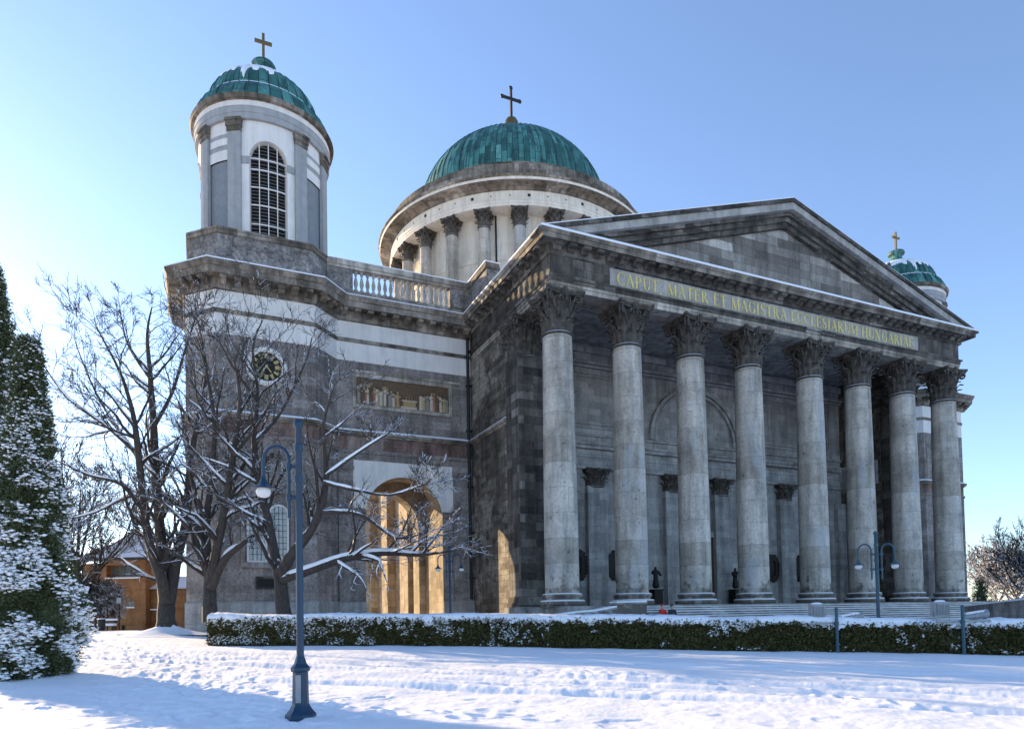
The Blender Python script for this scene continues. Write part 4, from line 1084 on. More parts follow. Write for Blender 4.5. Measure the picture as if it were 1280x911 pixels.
# ------------------------------------------------------------------ foliage helpers
RG = np.random.RandomState(7)
def cards(P, size, out=None, bias=.5, asp=.5):
    """leaf-sized pointed quads at points P, leaning towards 'out'"""
    n = len(P); d = RG.normal(size=(n, 3)); d /= np.linalg.norm(d, axis=1)[:, None]
    if out is not None: d = d*(1-bias)+out*bias; d /= np.linalg.norm(d, axis=1)[:, None]+1e-9
    a = RG.normal(size=(n, 3)); s = np.cross(d, a); s /= np.linalg.norm(s, axis=1)[:, None]+1e-9
    L = (size*RG.uniform(.6, 1.4, n))[:, None] if np.isscalar(size) else (size*RG.uniform(.7, 1.3, n))[:, None]
    V = np.stack([P, P+d*L*.5+s*L*asp*.5, P+d*L, P+d*L*.5-s*L*asp*.5], 1).reshape(-1, 3)
    return V, np.arange(4*n).reshape(-1, 4)
def blobs(P, size, flat=.6, sub=1):
    """lumpy little heaps of snow"""
    t = (1+5**.5)/2
    iv = np.array([(-1,t,0),(1,t,0),(-1,-t,0),(1,-t,0),(0,-1,t),(0,1,t),(0,-1,-t),(0,1,-t),(t,0,-1),(t,0,1),(-t,0,-1),(-t,0,1)], float)/np.sqrt(1+t*t)
    fi = np.array([(0,11,5),(0,5,1),(0,1,7),(0,7,10),(0,10,11),(1,5,9),(5,11,4),(11,10,2),(10,7,6),(7,1,8),(3,9,4),(3,4,2),(3,2,6),(3,6,8),(3,8,9),(4,9,5),(2,4,11),(6,2,10),(8,6,7),(9,8,1)])
    n = len(P); R_ = RG.uniform(.55, 1.45, (n, 12, 1)); sz = np.asarray(size).reshape(-1, 1, 1)*RG.uniform(.8, 1.2, (n, 1, 3))
    sz[:, :, 2] *= flat
    V = P[:, None, :]+iv[None]*R_*sz
    Fq = (fi[None]+12*np.arange(n)[:, None, None]).reshape(-1, 3)
    return V.reshape(-1, 3), Fq

# ------------------------------------------------------------------ clipped hedge
hl0, hl1 = onD(262, 806, 31.9), onD(1420, 822, 27.0)
def make_hedge():
    a, b = hl0[:2].copy(), hl1[:2].copy(); L = np.linalg.norm(b-a); e = (b-a)/L; n = np.array([-e[1], e[0]])
    Hh, Wd = 1.31, 1.7
    h = thing('hedge', (a[0]+e[0]*L/2, a[1]+e[1]*L/2, 0), 'long dark green clipped hedge with snow along its top', 'hedge')
    def P3(t, s, z): x = a[0]+e[0]*t+n[0]*s; y = a[1]+e[1]*t+n[1]*s; return np.stack([x, y, gz(x, y)+z], -1)
    def wob(t, z): return .10*fbm(t*.9, z*1.3+3, 3, 61)+.10*fbm(t*3, z*3, 2, 66)
    def topz(t): return Hh+.15*fbm(t*.35, t*0, 3, 70)
    core = MB(); T = np.linspace(.12, L, 70)
    for t0, t1 in zip(T[:-1], T[1:]):
        q = [P3(t0, .12, -.2), P3(t1, .12, -.2), P3(t1, .12, Hh-.15), P3(t0, .12, Hh-.15), P3(t0, Wd-.12, -.2), P3(t1, Wd-.12, -.2), P3(t1, Wd-.12, Hh-.15), P3(t0, Wd-.12, Hh-.15)]
        core.add(q, [(0,1,2,3), (3,2,6,7), (5,4,7,6)])
    core.quad(P3(.12, .12, -.2), P3(.12, .12, Hh-.15), P3(.12, Wd-.12, Hh-.15), P3(.12, Wd-.12, -.2))
    core.build('inner_branches', M['thuja'], h)
    N = 85000
    t = RG.uniform(0, L, N); z = RG.uniform(.0, 1, N)**.9*(Hh-.10)
    s = -wob(t, z)+RG.uniform(-.12, .08, N)
    p1 = P3(t, s, z); o1 = np.tile([-n[0], -n[1], .35], (N, 1))
    N2 = 7000; s2 = RG.uniform(0, Wd, N2); z2 = RG.uniform(0, Hh, N2)
    p2 = P3(wob(s2, z2)+RG.uniform(-.03, .1, N2), s2, z2); o2 = np.tile([-e[0], -e[1], .35], (N2, 1))
    N3 = 16000; t3 = RG.uniform(0, L, N3); s3 = RG.uniform(0, Wd, N3); p3 = P3(t3, s3, topz(t3)-.38+RG.uniform(0, .1, N3)); o3 = np.tile([0, 0, 1.], (N3, 1))
    V, Q = cards(np.vstack([p1, p2, p3]), .15, np.vstack([o1, o2, o3]), .45, .45)
    arrmesh('foliage', V, Q, M['hedge'], h)
    # snow blanket
    nt_, ns = 900, 14
    tt = np.linspace(-.03, L, nt_)[:, None]*np.ones((1, ns)); ss = np.concatenate([[-.13, -.16, -.08], np.linspace(.05, Wd+.1, ns-3)])[None, :]*np.ones((nt_, 1))
    prof = np.array([-.22, -.06, .05, .09, .11, .115, .12, .12, .12, .115, .11, .09, .05, -.1])[None, :]
    ov = .26*fbm(tt*6, tt*0, 3, 75)*np.array([1]+[0]*(ns-1))[None, :]
    hang = -.75*np.maximum(0, fbm(tt*1.3, tt*0+5, 4, 77)-.05)*np.array([1, .3]+[0]*(ns-2))[None, :]
    lump = .11*fbm(tt*1.4, ss*1.6, 3, 79)+.08*fbm(tt*4.0, ss*4.5, 2, 83)
    zz = topz(tt)+prof+lump+ov+hang; ss2 = ss+.10*fbm(tt*3.1, ss*2, 2, 88)
    V = P3(tt, ss2, zz).reshape(-1, 3)
    i = np.arange(nt_-1)[:, None]*ns; j = np.arange(ns-1)[None, :]
    Q = np.stack([i+j, i+ns+j, i+ns+j+1, i+j+1], -1).reshape(-1, 4)
    arrmesh('snow_cap', V, Q, M['snow'], h, smooth=True)
    # snow caught in the twigs of the front
    N = 16000; t = RG.uniform(0, L, N); z = RG.uniform(.05, 1, N)*Hh
    dens = .7*fbm(t*.8, z*1.4, 3, 91)+.5*fbm(t*5, z*4, 2, 95)+.10*(z/Hh)+.24*(1-sstep(2, 22, t)); k = dens > .21
    t, z = t[k], z[k]; p = P3(t, -wob(t, z)-.13, z)
    V, Q = blobs(p, RG.uniform(.012, .05, len(p)), .6); arrmesh('caught_snow', V, Q, M['snow'], h, smooth=True)
make_hedge()

# ------------------------------------------------------------------ bare trees
def tree(name, base, limbs, label, group, seed, lv=(7, 6, 5), kids=1.0, rmin=.012, sides=(9, 6, 4, 3), snow=.035, spread=1.0, lenk=1.0, up_=.25, frost=None, r_sub=.42):
    rg = random.Random(seed); root = thing(name, base, label, 'tree', group)
    mb = {0: MB(), 1: MB()}; sm = MB()
    def snow_strip(pts, rad):
        run = []
        for i in range(len(pts)):
            d = pts[min(i+1, len(pts)-1)]-pts[max(i-1, 0)]; d = d/(np.linalg.norm(d)+1e-9)
            if abs(d[2]) < .80 and rad[i] > snow and rg.random() > .12: run.append((pts[i], rad[i], d))
            else:
                if len(run) > 2: flush(run)
                run = []
        if len(run) > 2: flush(run)
    def flush(run):
        n = len(run); P = []
        for i, (p, r, d) in enumerate(run):
            h = np.array([d[1], -d[0], 0.]); h /= np.linalg.norm(h)+1e-9; u = np.cross(h, d); u = u if u[2] > 0 else -u
            f = .25 if i in (0, n-1) else rg.uniform(.8, 1.2); w_ = r*.86*min(1, f+.2); t = (r*.35+.045)*f
            for a, bq in ((-1, .35), (-.75, .9), (0, 1.0), (.75, .9), (1, .35)):
                P.append(p+h*a*w_+u*(r*(bq if abs(a) < 1 else .5)*.97+(t if abs(a) < 1 else 0)))
        sm.add(P, [(i*5+k, i*5+k+1, (i+1)*5+k+1, (i+1)*5+k) for i in range(n-1) for k in range(4)]+[tuple((i*5+4, i*5, (i+1)*5, (i+1)*5+4)) for i in range(n-1)])
    def grow(p, d, L, r, level):
        seg = 6 if level < 2 else (5 if level == 2 else 4); pts = [p]; rad = [r]
        for i in range(seg):
            d = d+np.array([rg.gauss(0, .16), rg.gauss(0, .16), rg.gauss(0, .13)+up_*.22]); d /= np.linalg.norm(d)
            p = p+d*L/seg; pts.append(p); rad.append(max(rmin*.8, r*(1-.72*(i+1)/seg)))
        emit(pts, rad, level)
    def emit(pts, rad, level):
        (mb[0] if level == 0 else mb[1]).tube(pts, rad, sides[min(level, 3)], cap=level < 2)
        if max(rad) > snow: snow_strip(pts, rad)
        if level >= 3: return
        n = len(pts); L = sum(np.linalg.norm(pts[i+1]-pts[i]) for i in range(n-1))
        cnt = max(2, int(round(lv[level]*kids*(L/4.5 if level == 0 else 1)*rg.uniform(.8, 1.2)))); 
        side = rg.choice((-1, 1))
        for c in range(cnt):
            f = rg.uniform(.22 if level == 0 else .15, 1.0)
            if c == 0: f = 1.0
            q = f*(n-1); i = min(int(q), n-2); w_ = q-i
            p = pts[i]*(1-w_)+pts[i+1]*w_; r = rad[i]*(1-w_)+rad[i+1]*w_
            d = pts[i+1]-pts[i]; d /= np.linalg.norm(d)
            ax = np.array([rg.gauss(0, 1), rg.gauss(0, 1), rg.gauss(0, .6)]); ax -= d*(ax@d); ax /= np.linalg.norm(ax)+1e-9
            ang = rg.uniform(.45, 1.05)*spread if f < 1 else rg.uniform(0, .3)
            nd_ = d*cos(ang)+ax*sin(ang); nd_[2] += up_*.5; nd_ /= np.linalg.norm(nd_)
            ll = (L*rg.uniform(.32, .55) if level == 0 else L*rg.uniform(.38, .68))*lenk*(1.15-.45*f)
            ll = min(ll, (1.6 if c == 0 else 3.4) if level == 0 else 2.0)
            grow(p, nd_, max(ll, .35), max(rmin, min(r*.85, r*r_sub*rg.uniform(.9, 1.5))), level+1)
    for pts, rads in limbs:
        # smooth the limb line a little
        P = [np.array(p, float) for p in pts]; Q, Rr = [], []
        for i in range(len(P)-1):
            p0, p1, p2, p3 = P[max(i-1, 0)], P[i], P[i+1], P[min(i+2, len(P)-1)]
            for t in (0, .25, .5, .75):
                Q.append(.5*((2*p1)+(-p0+p2)*t+(2*p0-5*p1+4*p2-p3)*t*t+(-p0+3*p1-3*p2+p3)*t**3)+np.array([rg.gauss(0, .025)]*3)*rads[i])
                Rr.append((rads[i]*(1-t)+rads[i+1]*t)*rg.uniform(.95, 1.05))
        Q.append(P[-1]); Rr.append(rads[-1])
        emit(Q, Rr, 0)
    mb[0].build('trunk', frost or M['bark'], root, smooth=60); mb[1].build('branches', frost or M['twig'], root, smooth=60)
    if sm.v: sm.build('snow_cover', M['snow'], root, smooth=70)
    return root
def limb(px, d, rads, dd=0):
    n = len(px); out = []
    for i, (x, y) in enumerate(px):
        if y < 620: y = 620-(620-y)*.86
        out.append(onD(x, y, d+dd*i/max(1, n-1)))
    if len(rads) == 2: rads = list(np.linspace(rads[0], rads[1], n))
    return (out, rads)
d = 43
tree('bare_tree', G(208, 793, d), [
    limb([(209,797),(208,775),(207,745),(204,715),(200,660),(195,600),(192,520),(188,450),(184,385),(190,345)], d, [.85,.56,.48,.37,.31,.28,.23,.16,.09,.035], 1.5),
    limb([(207,752),(203,728),(190,690),(180,640),(173,560),(166,500),(150,440),(122,378)], d, [.42,.34,.26,.23,.19,.14,.08,.035], -3),
    limb([(210,755),(220,705),(233,645),(238,570),(248,505),(258,440),(250,380)], d, [.42,.31,.25,.20,.15,.09,.035], 3),
    limb([(180,640),(152,603),(112,590),(70,568)], d-1, (.15,.03), -3), limb([(173,560),(135,520),(85,478),(52,425)], d-1.5, (.15,.03), 2),
    limb([(192,520),(215,470),(232,405),(245,360)], d+1, (.14,.03), -2), limb([(194,590),(160,545),(120,470),(95,400)], d+.5, (.14,.03), 4),
    limb([(236,620),(265,590),(300,560)], d+1.5, (.10,.03), -3), limb([(188,450),(160,400),(150,350)], d+1, (.10,.03), 2), limb([(200,660),(170,620),(120,640),(80,650)], d, (.12,.03), -4),
    ], 'tall three stemmed bare tree rising from a snow mound left of the bell tower', 'bare trees before the church', 11, lv=(7, 5, 5), kids=1.1, rmin=.015, up_=.10, lenk=.75)
d = 38.5
tree('bare_tree', G(262, 770, d), [
    limb([(263,776),(262,745),(262,720),(257,660),(264,600),(268,520),(260,450),(248,395)], d, [.46,.37,.31,.23,.18,.13,.08,.03], 2),
    limb([(263,728),(270,690),(282,630),(292,560),(300,480),(292,420)], d, [.34,.26,.21,.16,.10,.035], -2),
    limb([(264,735),(280,700),(300,682),(318,668)], d, [.26,.21,.15,.08], -1), limb([(261,720),(245,675),(222,645),(200,625)], d, (.17,.03), -2),
    limb([(258,650),(240,600),(235,540),(222,480)], d+.5, (.14,.03), 2), limb([(292,560),(320,520),(345,470)], d-1, (.10,.03), -2), limb([(282,630),(310,600),(335,570)], d-.5, (.10,.03), 1)],
    'forked bare tree with a snow streaked trunk behind the left end of the hedge', 'bare trees before the church', 23, lv=(6, 5, 5), kids=1.1, rmin=.015, up_=.08, lenk=.78)
d = 36.5
tree('bare_tree', G(353, 770, d), [
    limb([(356,778),(353,750),(350,722),(345,700),(335,650),(324,600),(318,540),(322,470),(316,405),(328,365)], d, [.44,.37,.33,.28,.23,.19,.15,.10,.06,.03], 2),
    limb([(350,718),(364,694),(385,668),(399,640),(408,590),(404,520),(416,465)], d, [.34,.28,.24,.20,.15,.09,.03], -1),
    limb([(352,724),(385,714),(430,698),(480,691),(525,693),(572,687)], d, [.26,.22,.20,.16,.10,.03], -2.5),
    limb([(399,640),(450,643),(495,672),(535,664)], d-.5, (.13,.03), -2), limb([(404,600),(440,610),(490,618),(535,600)], d-1, (.11,.03), -1),
    limb([(408,590),(450,555),(490,525)], d-1, (.10,.03), 2), limb([(326,605),(285,578),(242,560)], d+.5, (.12,.03), 1), limb([(337,655),(305,640),(262,612)], d, (.12,.03), -2),
    limb([(320,540),(350,500),(380,430),(390,390)], d+1, (.11,.03), 2), limb([(430,698),(450,660),(470,635)], d-.7, (.08,.02), 1), limb([(480,691),(505,660),(520,610)], d-1.2, (.07,.02), 1), limb([(321,480),(290,430),(270,385)], d+1.3, (.10,.03), -1)],
    'bare tree with a long snowy bough reaching right in front of the archway', 'bare trees before the church', 37, lv=(6, 5, 5), kids=1.1, rmin=.014, up_=.08, lenk=.75)
def far_tree(px, py, d, h, seed, label, group, n=7, wd=.5, kids=1.0, lv=(7, 5, 4), rmin=.03, trunk=.25, frost=None):
    rg = random.Random(seed); b = G(px, py, d); L = []
    L.append(([b-np.array([0,0,.3]), b+np.array([0,0,h*.18]), b+np.array([rg.uniform(-.3,.3), 0, h*.45]), b+np.array([rg.uniform(-.8,.8), .3, h*.8])], [trunk*1.2, trunk, trunk*.6, .05]))
    for i in range(n):
        a = 2*pi*(i+rg.random()*.6)/n; r = h*wd*rg.uniform(.6, 1.0); z0 = h*rg.uniform(.16, .4)
        dv = np.array([cos(a), sin(a), 0])
        L.append(([b+np.array([0, 0, z0]), b+dv*r*.35+np.array([0, 0, z0+h*.17]), b+dv*r*.75+np.array([0, 0, z0+h*.35]), b+dv*r+np.array([0, 0, h*rg.uniform(.65, .95)])], [trunk*.55, trunk*.42, trunk*.28, .04]))
    return tree('bare_tree', b, L, label, group, seed, lv=lv, kids=kids, rmin=rmin, sides=(7, 4, 3, 3), snow=.06, frost=frost)
g = 'bare trees in the distance'
far_tree(100, 794, 66, 17, 51, 'slender bare tree beyond the conifers, its twigs against the bright sky', g, 7, .38, 1.0)
far_tree(55, 792, 78, 20, 52, 'bare tree half hidden behind the conifers at the left edge', g, 7, .4, .9)
far_tree(1272, 752, 92, 9.6, 53, 'broad bare tree behind the terrace wall, right of the church', g, 9, .42, 1.0, lv=(8, 5, 5), rmin=.04, frost=M['frost'])
far_tree(1312, 750, 72, 9.6, 54, 'bare tree cut off by the right edge of the picture, behind the terrace wall', g, 8, .5, 1.0, lv=(7, 5, 5))
far_tree(1246, 750, 115, 11.0, 55, 'pale bare tree farthest back beside the right tower', g, 8, .45, 1.0, lv=(8, 6, 4), rmin=.05, frost=M['frost'])
# small round-headed tree by the ochre house
d = 68; b = G(113, 796, d); L = [([b-np.array([0,0,.3]), b+np.array([0,0,1.4]), b+np.array([0,0,2.6])], [.16, .13, .10])]
for i in range(14):
    a = 2*pi*i/14+.2*(i % 3); dv = np.array([cos(a), sin(a), 0]); r = 2.1 if i % 2 else 1.4
    L.append(([b+np.array([0,0,2.3]), b+dv*r*.5+np.array([0,0,3.6 if i % 2 else 4.1]), b+dv*r+np.array([0,0,3.3 if i % 2 else 3.9]), b+dv*r*1.15+np.array([0,0,2.5 if i % 2 else 3.2])], [.08, .06, .045, .03]))
tree('umbrella_tree', b, L, 'small umbrella shaped tree loaded with snow before the ochre house', None, 61, lv=(14, 6, 4), kids=1.6, rmin=.02, sides=(6, 4, 3, 3), snow=.03, up_=0, lenk=.9)

# ------------------------------------------------------------------ conifers
def conifer(base, H, prof, label, group, seed, n_leaf, n_snow, size=.075, snow_low=.55, smax=.16, name='conifer'):
    global RG
    RG = np.random.RandomState(seed); root = thing(name, base, label, 'conifer', group); base = np.array(base)
    zs, rs = zip(*prof)
    def Rz(t, a): 
        r = np.interp(t, zs, rs)
        return r*(1+.85*fbm(a*2.3+9, t*H*.9, 3, seed)+.75*fbm(a*5, t*H*2.4, 3, seed+3))
    trk = MB(); trk.tube([base-np.array([0,0,.3]), base+np.array([0,0,H*.5]), base+np.array([0,0,H*.93])], [.16, .09, .03], 8); trk.build('trunk', M['bark'], root, smooth=50)
    core = MB(); cp_ = []
    for t in np.linspace(.01, .97, 34):
        for a in np.linspace(0, 2*pi, 25)[:-1]:
            r = float(Rz(np.array([t]), np.array([a]))[0])*.80; cp_.append(base+np.array([r*sin(a), -r*cos(a), t*H]))
    core.add(cp_, [(i*24+j, i*24+(j+1) % 24, (i+1)*24+(j+1) % 24, (i+1)*24+j) for i in range(33) for j in range(24)]); core.build('inner_foliage', M['thuja'], root)
    # sprays: clusters of small scale-leaves fanning outwards and upwards
    nc = n_leaf//14
    t = RG.uniform(0, 1, nc)**1.15*.985; a = RG.uniform(-pi, pi, nc); r = Rz(t, a)*RG.uniform(.80, 1.0, nc)
    cx_ = base+np.stack([r*np.sin(a), -r*np.cos(a), t*H], 1); o = np.stack([np.sin(a), -np.cos(a), np.full(nc, .45)], 1)
    ax = o+RG.normal(0, .5, (nc, 3)); ax /= np.linalg.norm(ax, axis=1)[:, None]
    k = 14; tt = RG.uniform(0, 1, (nc, k, 1)); jit = RG.normal(0, 1, (nc, k, 3))*size*.55*tt
    P = (cx_[:, None]+ax[:, None]*tt*size*3.2+jit).reshape(-1, 3); O = np.repeat(ax, k, 0)+RG.normal(0, .35, (nc*k, 3))
    V, Q = cards(P, size, O, .6, .42); arrmesh('foliage', V, Q, M['thuja'], root)
    # heaps of snow on the sprays
    n = n_snow; t = RG.uniform(0, 1, n); a = RG.uniform(-pi, pi, n)
    keep = RG.uniform(0, 1, n) < np.clip(snow_low*1.15-t*.65+.8*fbm(a*2.3, t*H*1.3, 3, seed+9), .05, 1); keep &= fbm(a*3.3, t*H*2.6, 2, seed+7) > -.02
    t, a = t[keep], a[keep]; r = Rz(t, a)*RG.uniform(.97, 1.07, len(t))
    c = base+np.stack([r*np.sin(a), -r*np.cos(a), t*H], 1); P, Sz = [], []
    for q in range(6):
        P.append(c+RG.normal(0, 1, c.shape)*np.array([.11, .11, .05])); Sz.append(RG.uniform(.25, .62, len(c))*smax*np.clip(1.15-.65*t, .4, 1))
    V, Q = blobs(np.vstack(P), np.concatenate(Sz), .45); arrmesh('snow', V, Q, M['snow'], root, smooth=True)
gC = 'conifers at the left edge'
conifer(G(34, 852, 18.0), 8.9, [(0, .78), (.04, .95), (.14, 1.02), (.3, .86), (.5, .62), (.7, .38), (.88, .16), (.96, .07), (1, .02)], 'snow laden columnar conifer, the shorter and nearer of the pair at the left edge', gC, 3, 150000, 13000, .07, .72, .125)
conifer(G(-16, 850, 20.0), 12.0, [(0, 1.0), (.05, 1.15), (.2, 1.15), (.4, 1.0), (.6, .76), (.8, .46), (.93, .18), (1, .03)], 'tallest dark conifer, rising behind the shorter one and cut off by the left edge', gC, 5, 110000, 9000, .075, .66, .13)
conifer(G(1226, 752, 66), 4.9, [(0, .9), (.1, 1.0), (.4, .7), (.7, .4), (1, .02)], 'small snow dusted conifer beside the foot of the right tower', None, 8, 9000, 160, .12, .7, .16, 'small_conifer')
RG = np.random.RandomState(77)

# ------------------------------------------------------------------ street lamps
def lamp_arm(mb, sgn, zt, k, reach):
    """bent tube rising beside the post, over and down to the shade"""
    x0 = sgn*.16*k; x1 = sgn*reach; r = abs(x1-x0)/2; xc = (x0+x1)/2
    pts = [(x0, 0, zt-1.25*k), (x0, 0, zt-.7*k), (x0, 0, zt-.32*k)]
    for i in range(1, 12):
        a = pi-pi*i/12 if sgn < 0 else pi*i/12
        pts.append((xc+(r*cos(pi*i/12) if sgn < 0 else -r*cos(pi*i/12)), 0, zt-.32*k+r*1.15*sin(pi*i/12)))
    pts += [(x1, 0, zt-.35*k), (x1, 0, zt-.62*k)]
    mb.tube(pts, .027*k, 10)
    for z in (zt-.42*k, zt-.92*k): mb.tube([(0, 0, z), (x0*1.12, 0, z)], .028*k, 8); mb.lathe([(.045*k, z-.05*k), (.045*k, z+.05*k)], 10, (x0, 0), cap=True)
def street_lamp(loc, H, k, reach, arms, label, mat, rotz, pedestal=True, tilt=0, group=None):
    t = thing('street_lamp', loc, label, 'street lamp', group, rotz)
    org = WORG[t.name]; WORG[t.name] = np.zeros(3)
    ps = MB(); ps.lathe([(.062*k, .5), (.058*k, .9), (.055*k, 2.2), (.052*k, H-.09*k), (.06*k, H-.08*k)], 20)
    ps.lathe([(.058*k, H-.08*k), (.078*k, H-.05*k), (.078*k, H-.02*k), (.06*k, H+.03*k), (0, H+.05*k)], 20)
    for z in (H-.42*k, H-.92*k): ps.lathe([(.068*k, z-.05*k), (.068*k, z+.05*k)], 16, cap=True)
    ps.build('pole', mat, t, smooth=40)
    if pedestal:
        pe = MB(); n = 8; a0 = pi/8
        pe.lathe([(.245, -.06), (.24, .03), (.18, .10), (.145, .16), (.13, .20), (.12, .70), (.15, .72), (.15, .77), (.10, .83), (.072, .92), (.06, .96)], 8, a0=a0, a1=a0+2*pi)
        pd_ = pe.build('pedestal', mat, t)
        dr_ = MB(); dr_.box(-.042, .042, -.128, -.112, .22, .66); dr_.build('access_door', M['flood'], pd_)
        s = MB(); s.lathe([(.21, .085), (.19, .12), (.165, .17)], 8, a0=a0, a1=a0+2*pi); 
    for sgn in arms:
        ar = MB(); lamp_arm(ar, sgn, H-.30*k+.0, k, reach); ao = ar.build('arm', mat, t, smooth=50)
        zz = H-.30*k-.62*k; x1 = sgn*reach
        sh = MB(); sh.lathe([(.03*k, zz+.05*k), (.045*k, zz), (.06*k, zz-.05*k), (.09*k, zz-.09*k), (.13*k, zz-.115*k), (.185*k, zz-.135*k), (.19*k, zz-.15*k), (.11*k, zz-.145*k)], 24, (x1, 0))
        so_ = sh.build('lamp_shade', mat, ao, smooth=50)
        gl = MB(); gl.lathe([(.105*k, zz-.145*k), (.118*k, zz-.20*k), (.10*k, zz-.255*k), (.06*k, zz-.285*k), (0, zz-.295*k)], 20, (x1, 0)); gl.build('globe', M['globe'], ao, smooth=60)
    WORG[t.name] = org
    return t
base = gpx(376, 893); 
gl_ = 'street lamps'
nl = street_lamp((base[0], base[1], float(gz(base[0], base[1]))-.02), 4.72, 1.0, .57, (-1,), 'tall blue street lamp with one curved arm standing in the snow nearest the camera', M['blue'], -YAW, group=gl_)
p = G(1098, 770, 31.0); street_lamp(p, 1.65+(761.8-665)*31/F_PX-p[2], 1.36, .78, (-1, 1), 'two armed blue street lamp behind the hedge before the right hand columns', M['postblue'], -YAW-.1, False, group=gl_)
p = G(563, 770, 44.0); street_lamp(p, 1.65+(771.4-683)*44/F_PX-p[2], 1.3, .74, (-1, 1), 'two armed blue street lamp standing before the archway', M['blue'], -YAW+.05, False, group=gl_)

# ------------------------------------------------------------------ floodlight posts at the hedge
def flood_post(px, pyb, d, h, label, k):
    p = G(px, pyb, d); t = thing('floodlight_post', p, label, 'floodlight', 'floodlight posts at the hedge', -YAW)
    org = WORG[t.name]; WORG[t.name] = np.zeros(3)
    ps = MB(); ps.lathe([(.075, -.1), (.07, .3), (.062, h-.02), (.066, h-.02), (.066, h), (0, h+.01)], 14); ps.lathe([(.085, h*.62), (.085, h*.68)], 14, cap=True)
    ps.build('post', M['postblue'], t, smooth=40)
    cb = MB(); cb.box(-1.0, 1.15, .06, .12, h-.68, h-.60); cb.box(-.84, -.30, .10, .75, h-.655, h-.625); cb.build('crossbar', M['flood'], t)
    fb = MB(); zc = h-.16
    fb.extrude([(-.86, .35, zc-.30), (-.26, .35, zc-.30), (-.28, .35, zc+.30), (-.84, .35, zc+.30)], (0, .36, 0)); fb.box(-.80, -.32, .30, .36, zc-.25, zc+.24)
    for x in np.linspace(-.78, -.36, 8): fb.box(x-.012, x+.012, .275, .305, zc-.22, zc+.2)
    fb.tube([(-.9, .5, zc-.05), (-.9, .5, zc-.45), (-.22, .5, zc-.45), (-.22, .5, zc-.05)], .02, 6)
    f1 = fb.build('box_floodlight', M['flood'], t); s = MB(); s.lathe([(.22, 0), (.18, .05), (.08, .075), (0, .08)], 14); s.v = [(-.56+x*1.05, .53+y*.7, zc+.302+z) for x, y, z in s.v]; s.build('snow', M['snow'], f1, smooth=60)
    cy = MB(); cy.lathe([(.11, -.5), (.14, -.46), (.145, -.1), (.165, -.08), (.165, .3), (.19, .34), (.20, .46), (.17, .47), (.0, .44)], 20)
    q = .14; cy.v = [(.80+z*cos(q)-y*sin(q)*0, .45+y, h-.44+x+z*sin(q)) for x, y, z in cy.v]; f2 = cy.build('spotlight', M['flood'], t, smooth=40)
    s = MB(); 
    for i in range(9):
        x = .42+.085*i; s.obox((x, .45, h-.30+(x-.8)*.14), (1,0,0), (0,1,0), (0,0,1), .05, .11+.015*(i % 2), .035)
    s.build('snow', M['snow'], f2)
    WORG[t.name] = org
flood_post(1047, 813, 28.2, 1.85, 'blue post with two floodlights before the hedge, just left of the two armed lamp', 0)
flood_post(1205, 816, 27.5, 1.98, 'blue post with two floodlights, the one nearer the right edge of the picture', 1)

# ------------------------------------------------------------------ figures grown from a skeleton
def skin(name, joints, edges, mat, parent, org, sub=2):
    me = bpy.data.meshes.new(name); me.from_pydata([tuple(j[0]) for j in joints], [e for e in edges], [])
    o = bpy.data.objects.new(name, me); COL.objects.link(o)
    m = o.modifiers.new('skin', 'SKIN'); m.use_smooth_shade = True
    for i, j in enumerate(joints):
        sv = me.skin_vertices[0].data[i]; rr = j[1] if not np.isscalar(j[1]) else (j[1], j[1]); sv.radius = rr; sv.use_root = (i == 0)
    s = o.modifiers.new('sub', 'SUBSURF'); s.levels = sub; s.render_levels = sub
    dg = bpy.context.evaluated_depsgraph_get(); nm = bpy.data.meshes.new_from_object(o.evaluated_get(dg)); nm.name = name
    bpy.data.objects.remove(o); n = bpy.data.objects.new(name, nm); COL.objects.link(n)
    nm.materials.clear(); nm.materials.append(mat); link_to(n, parent, org); return n
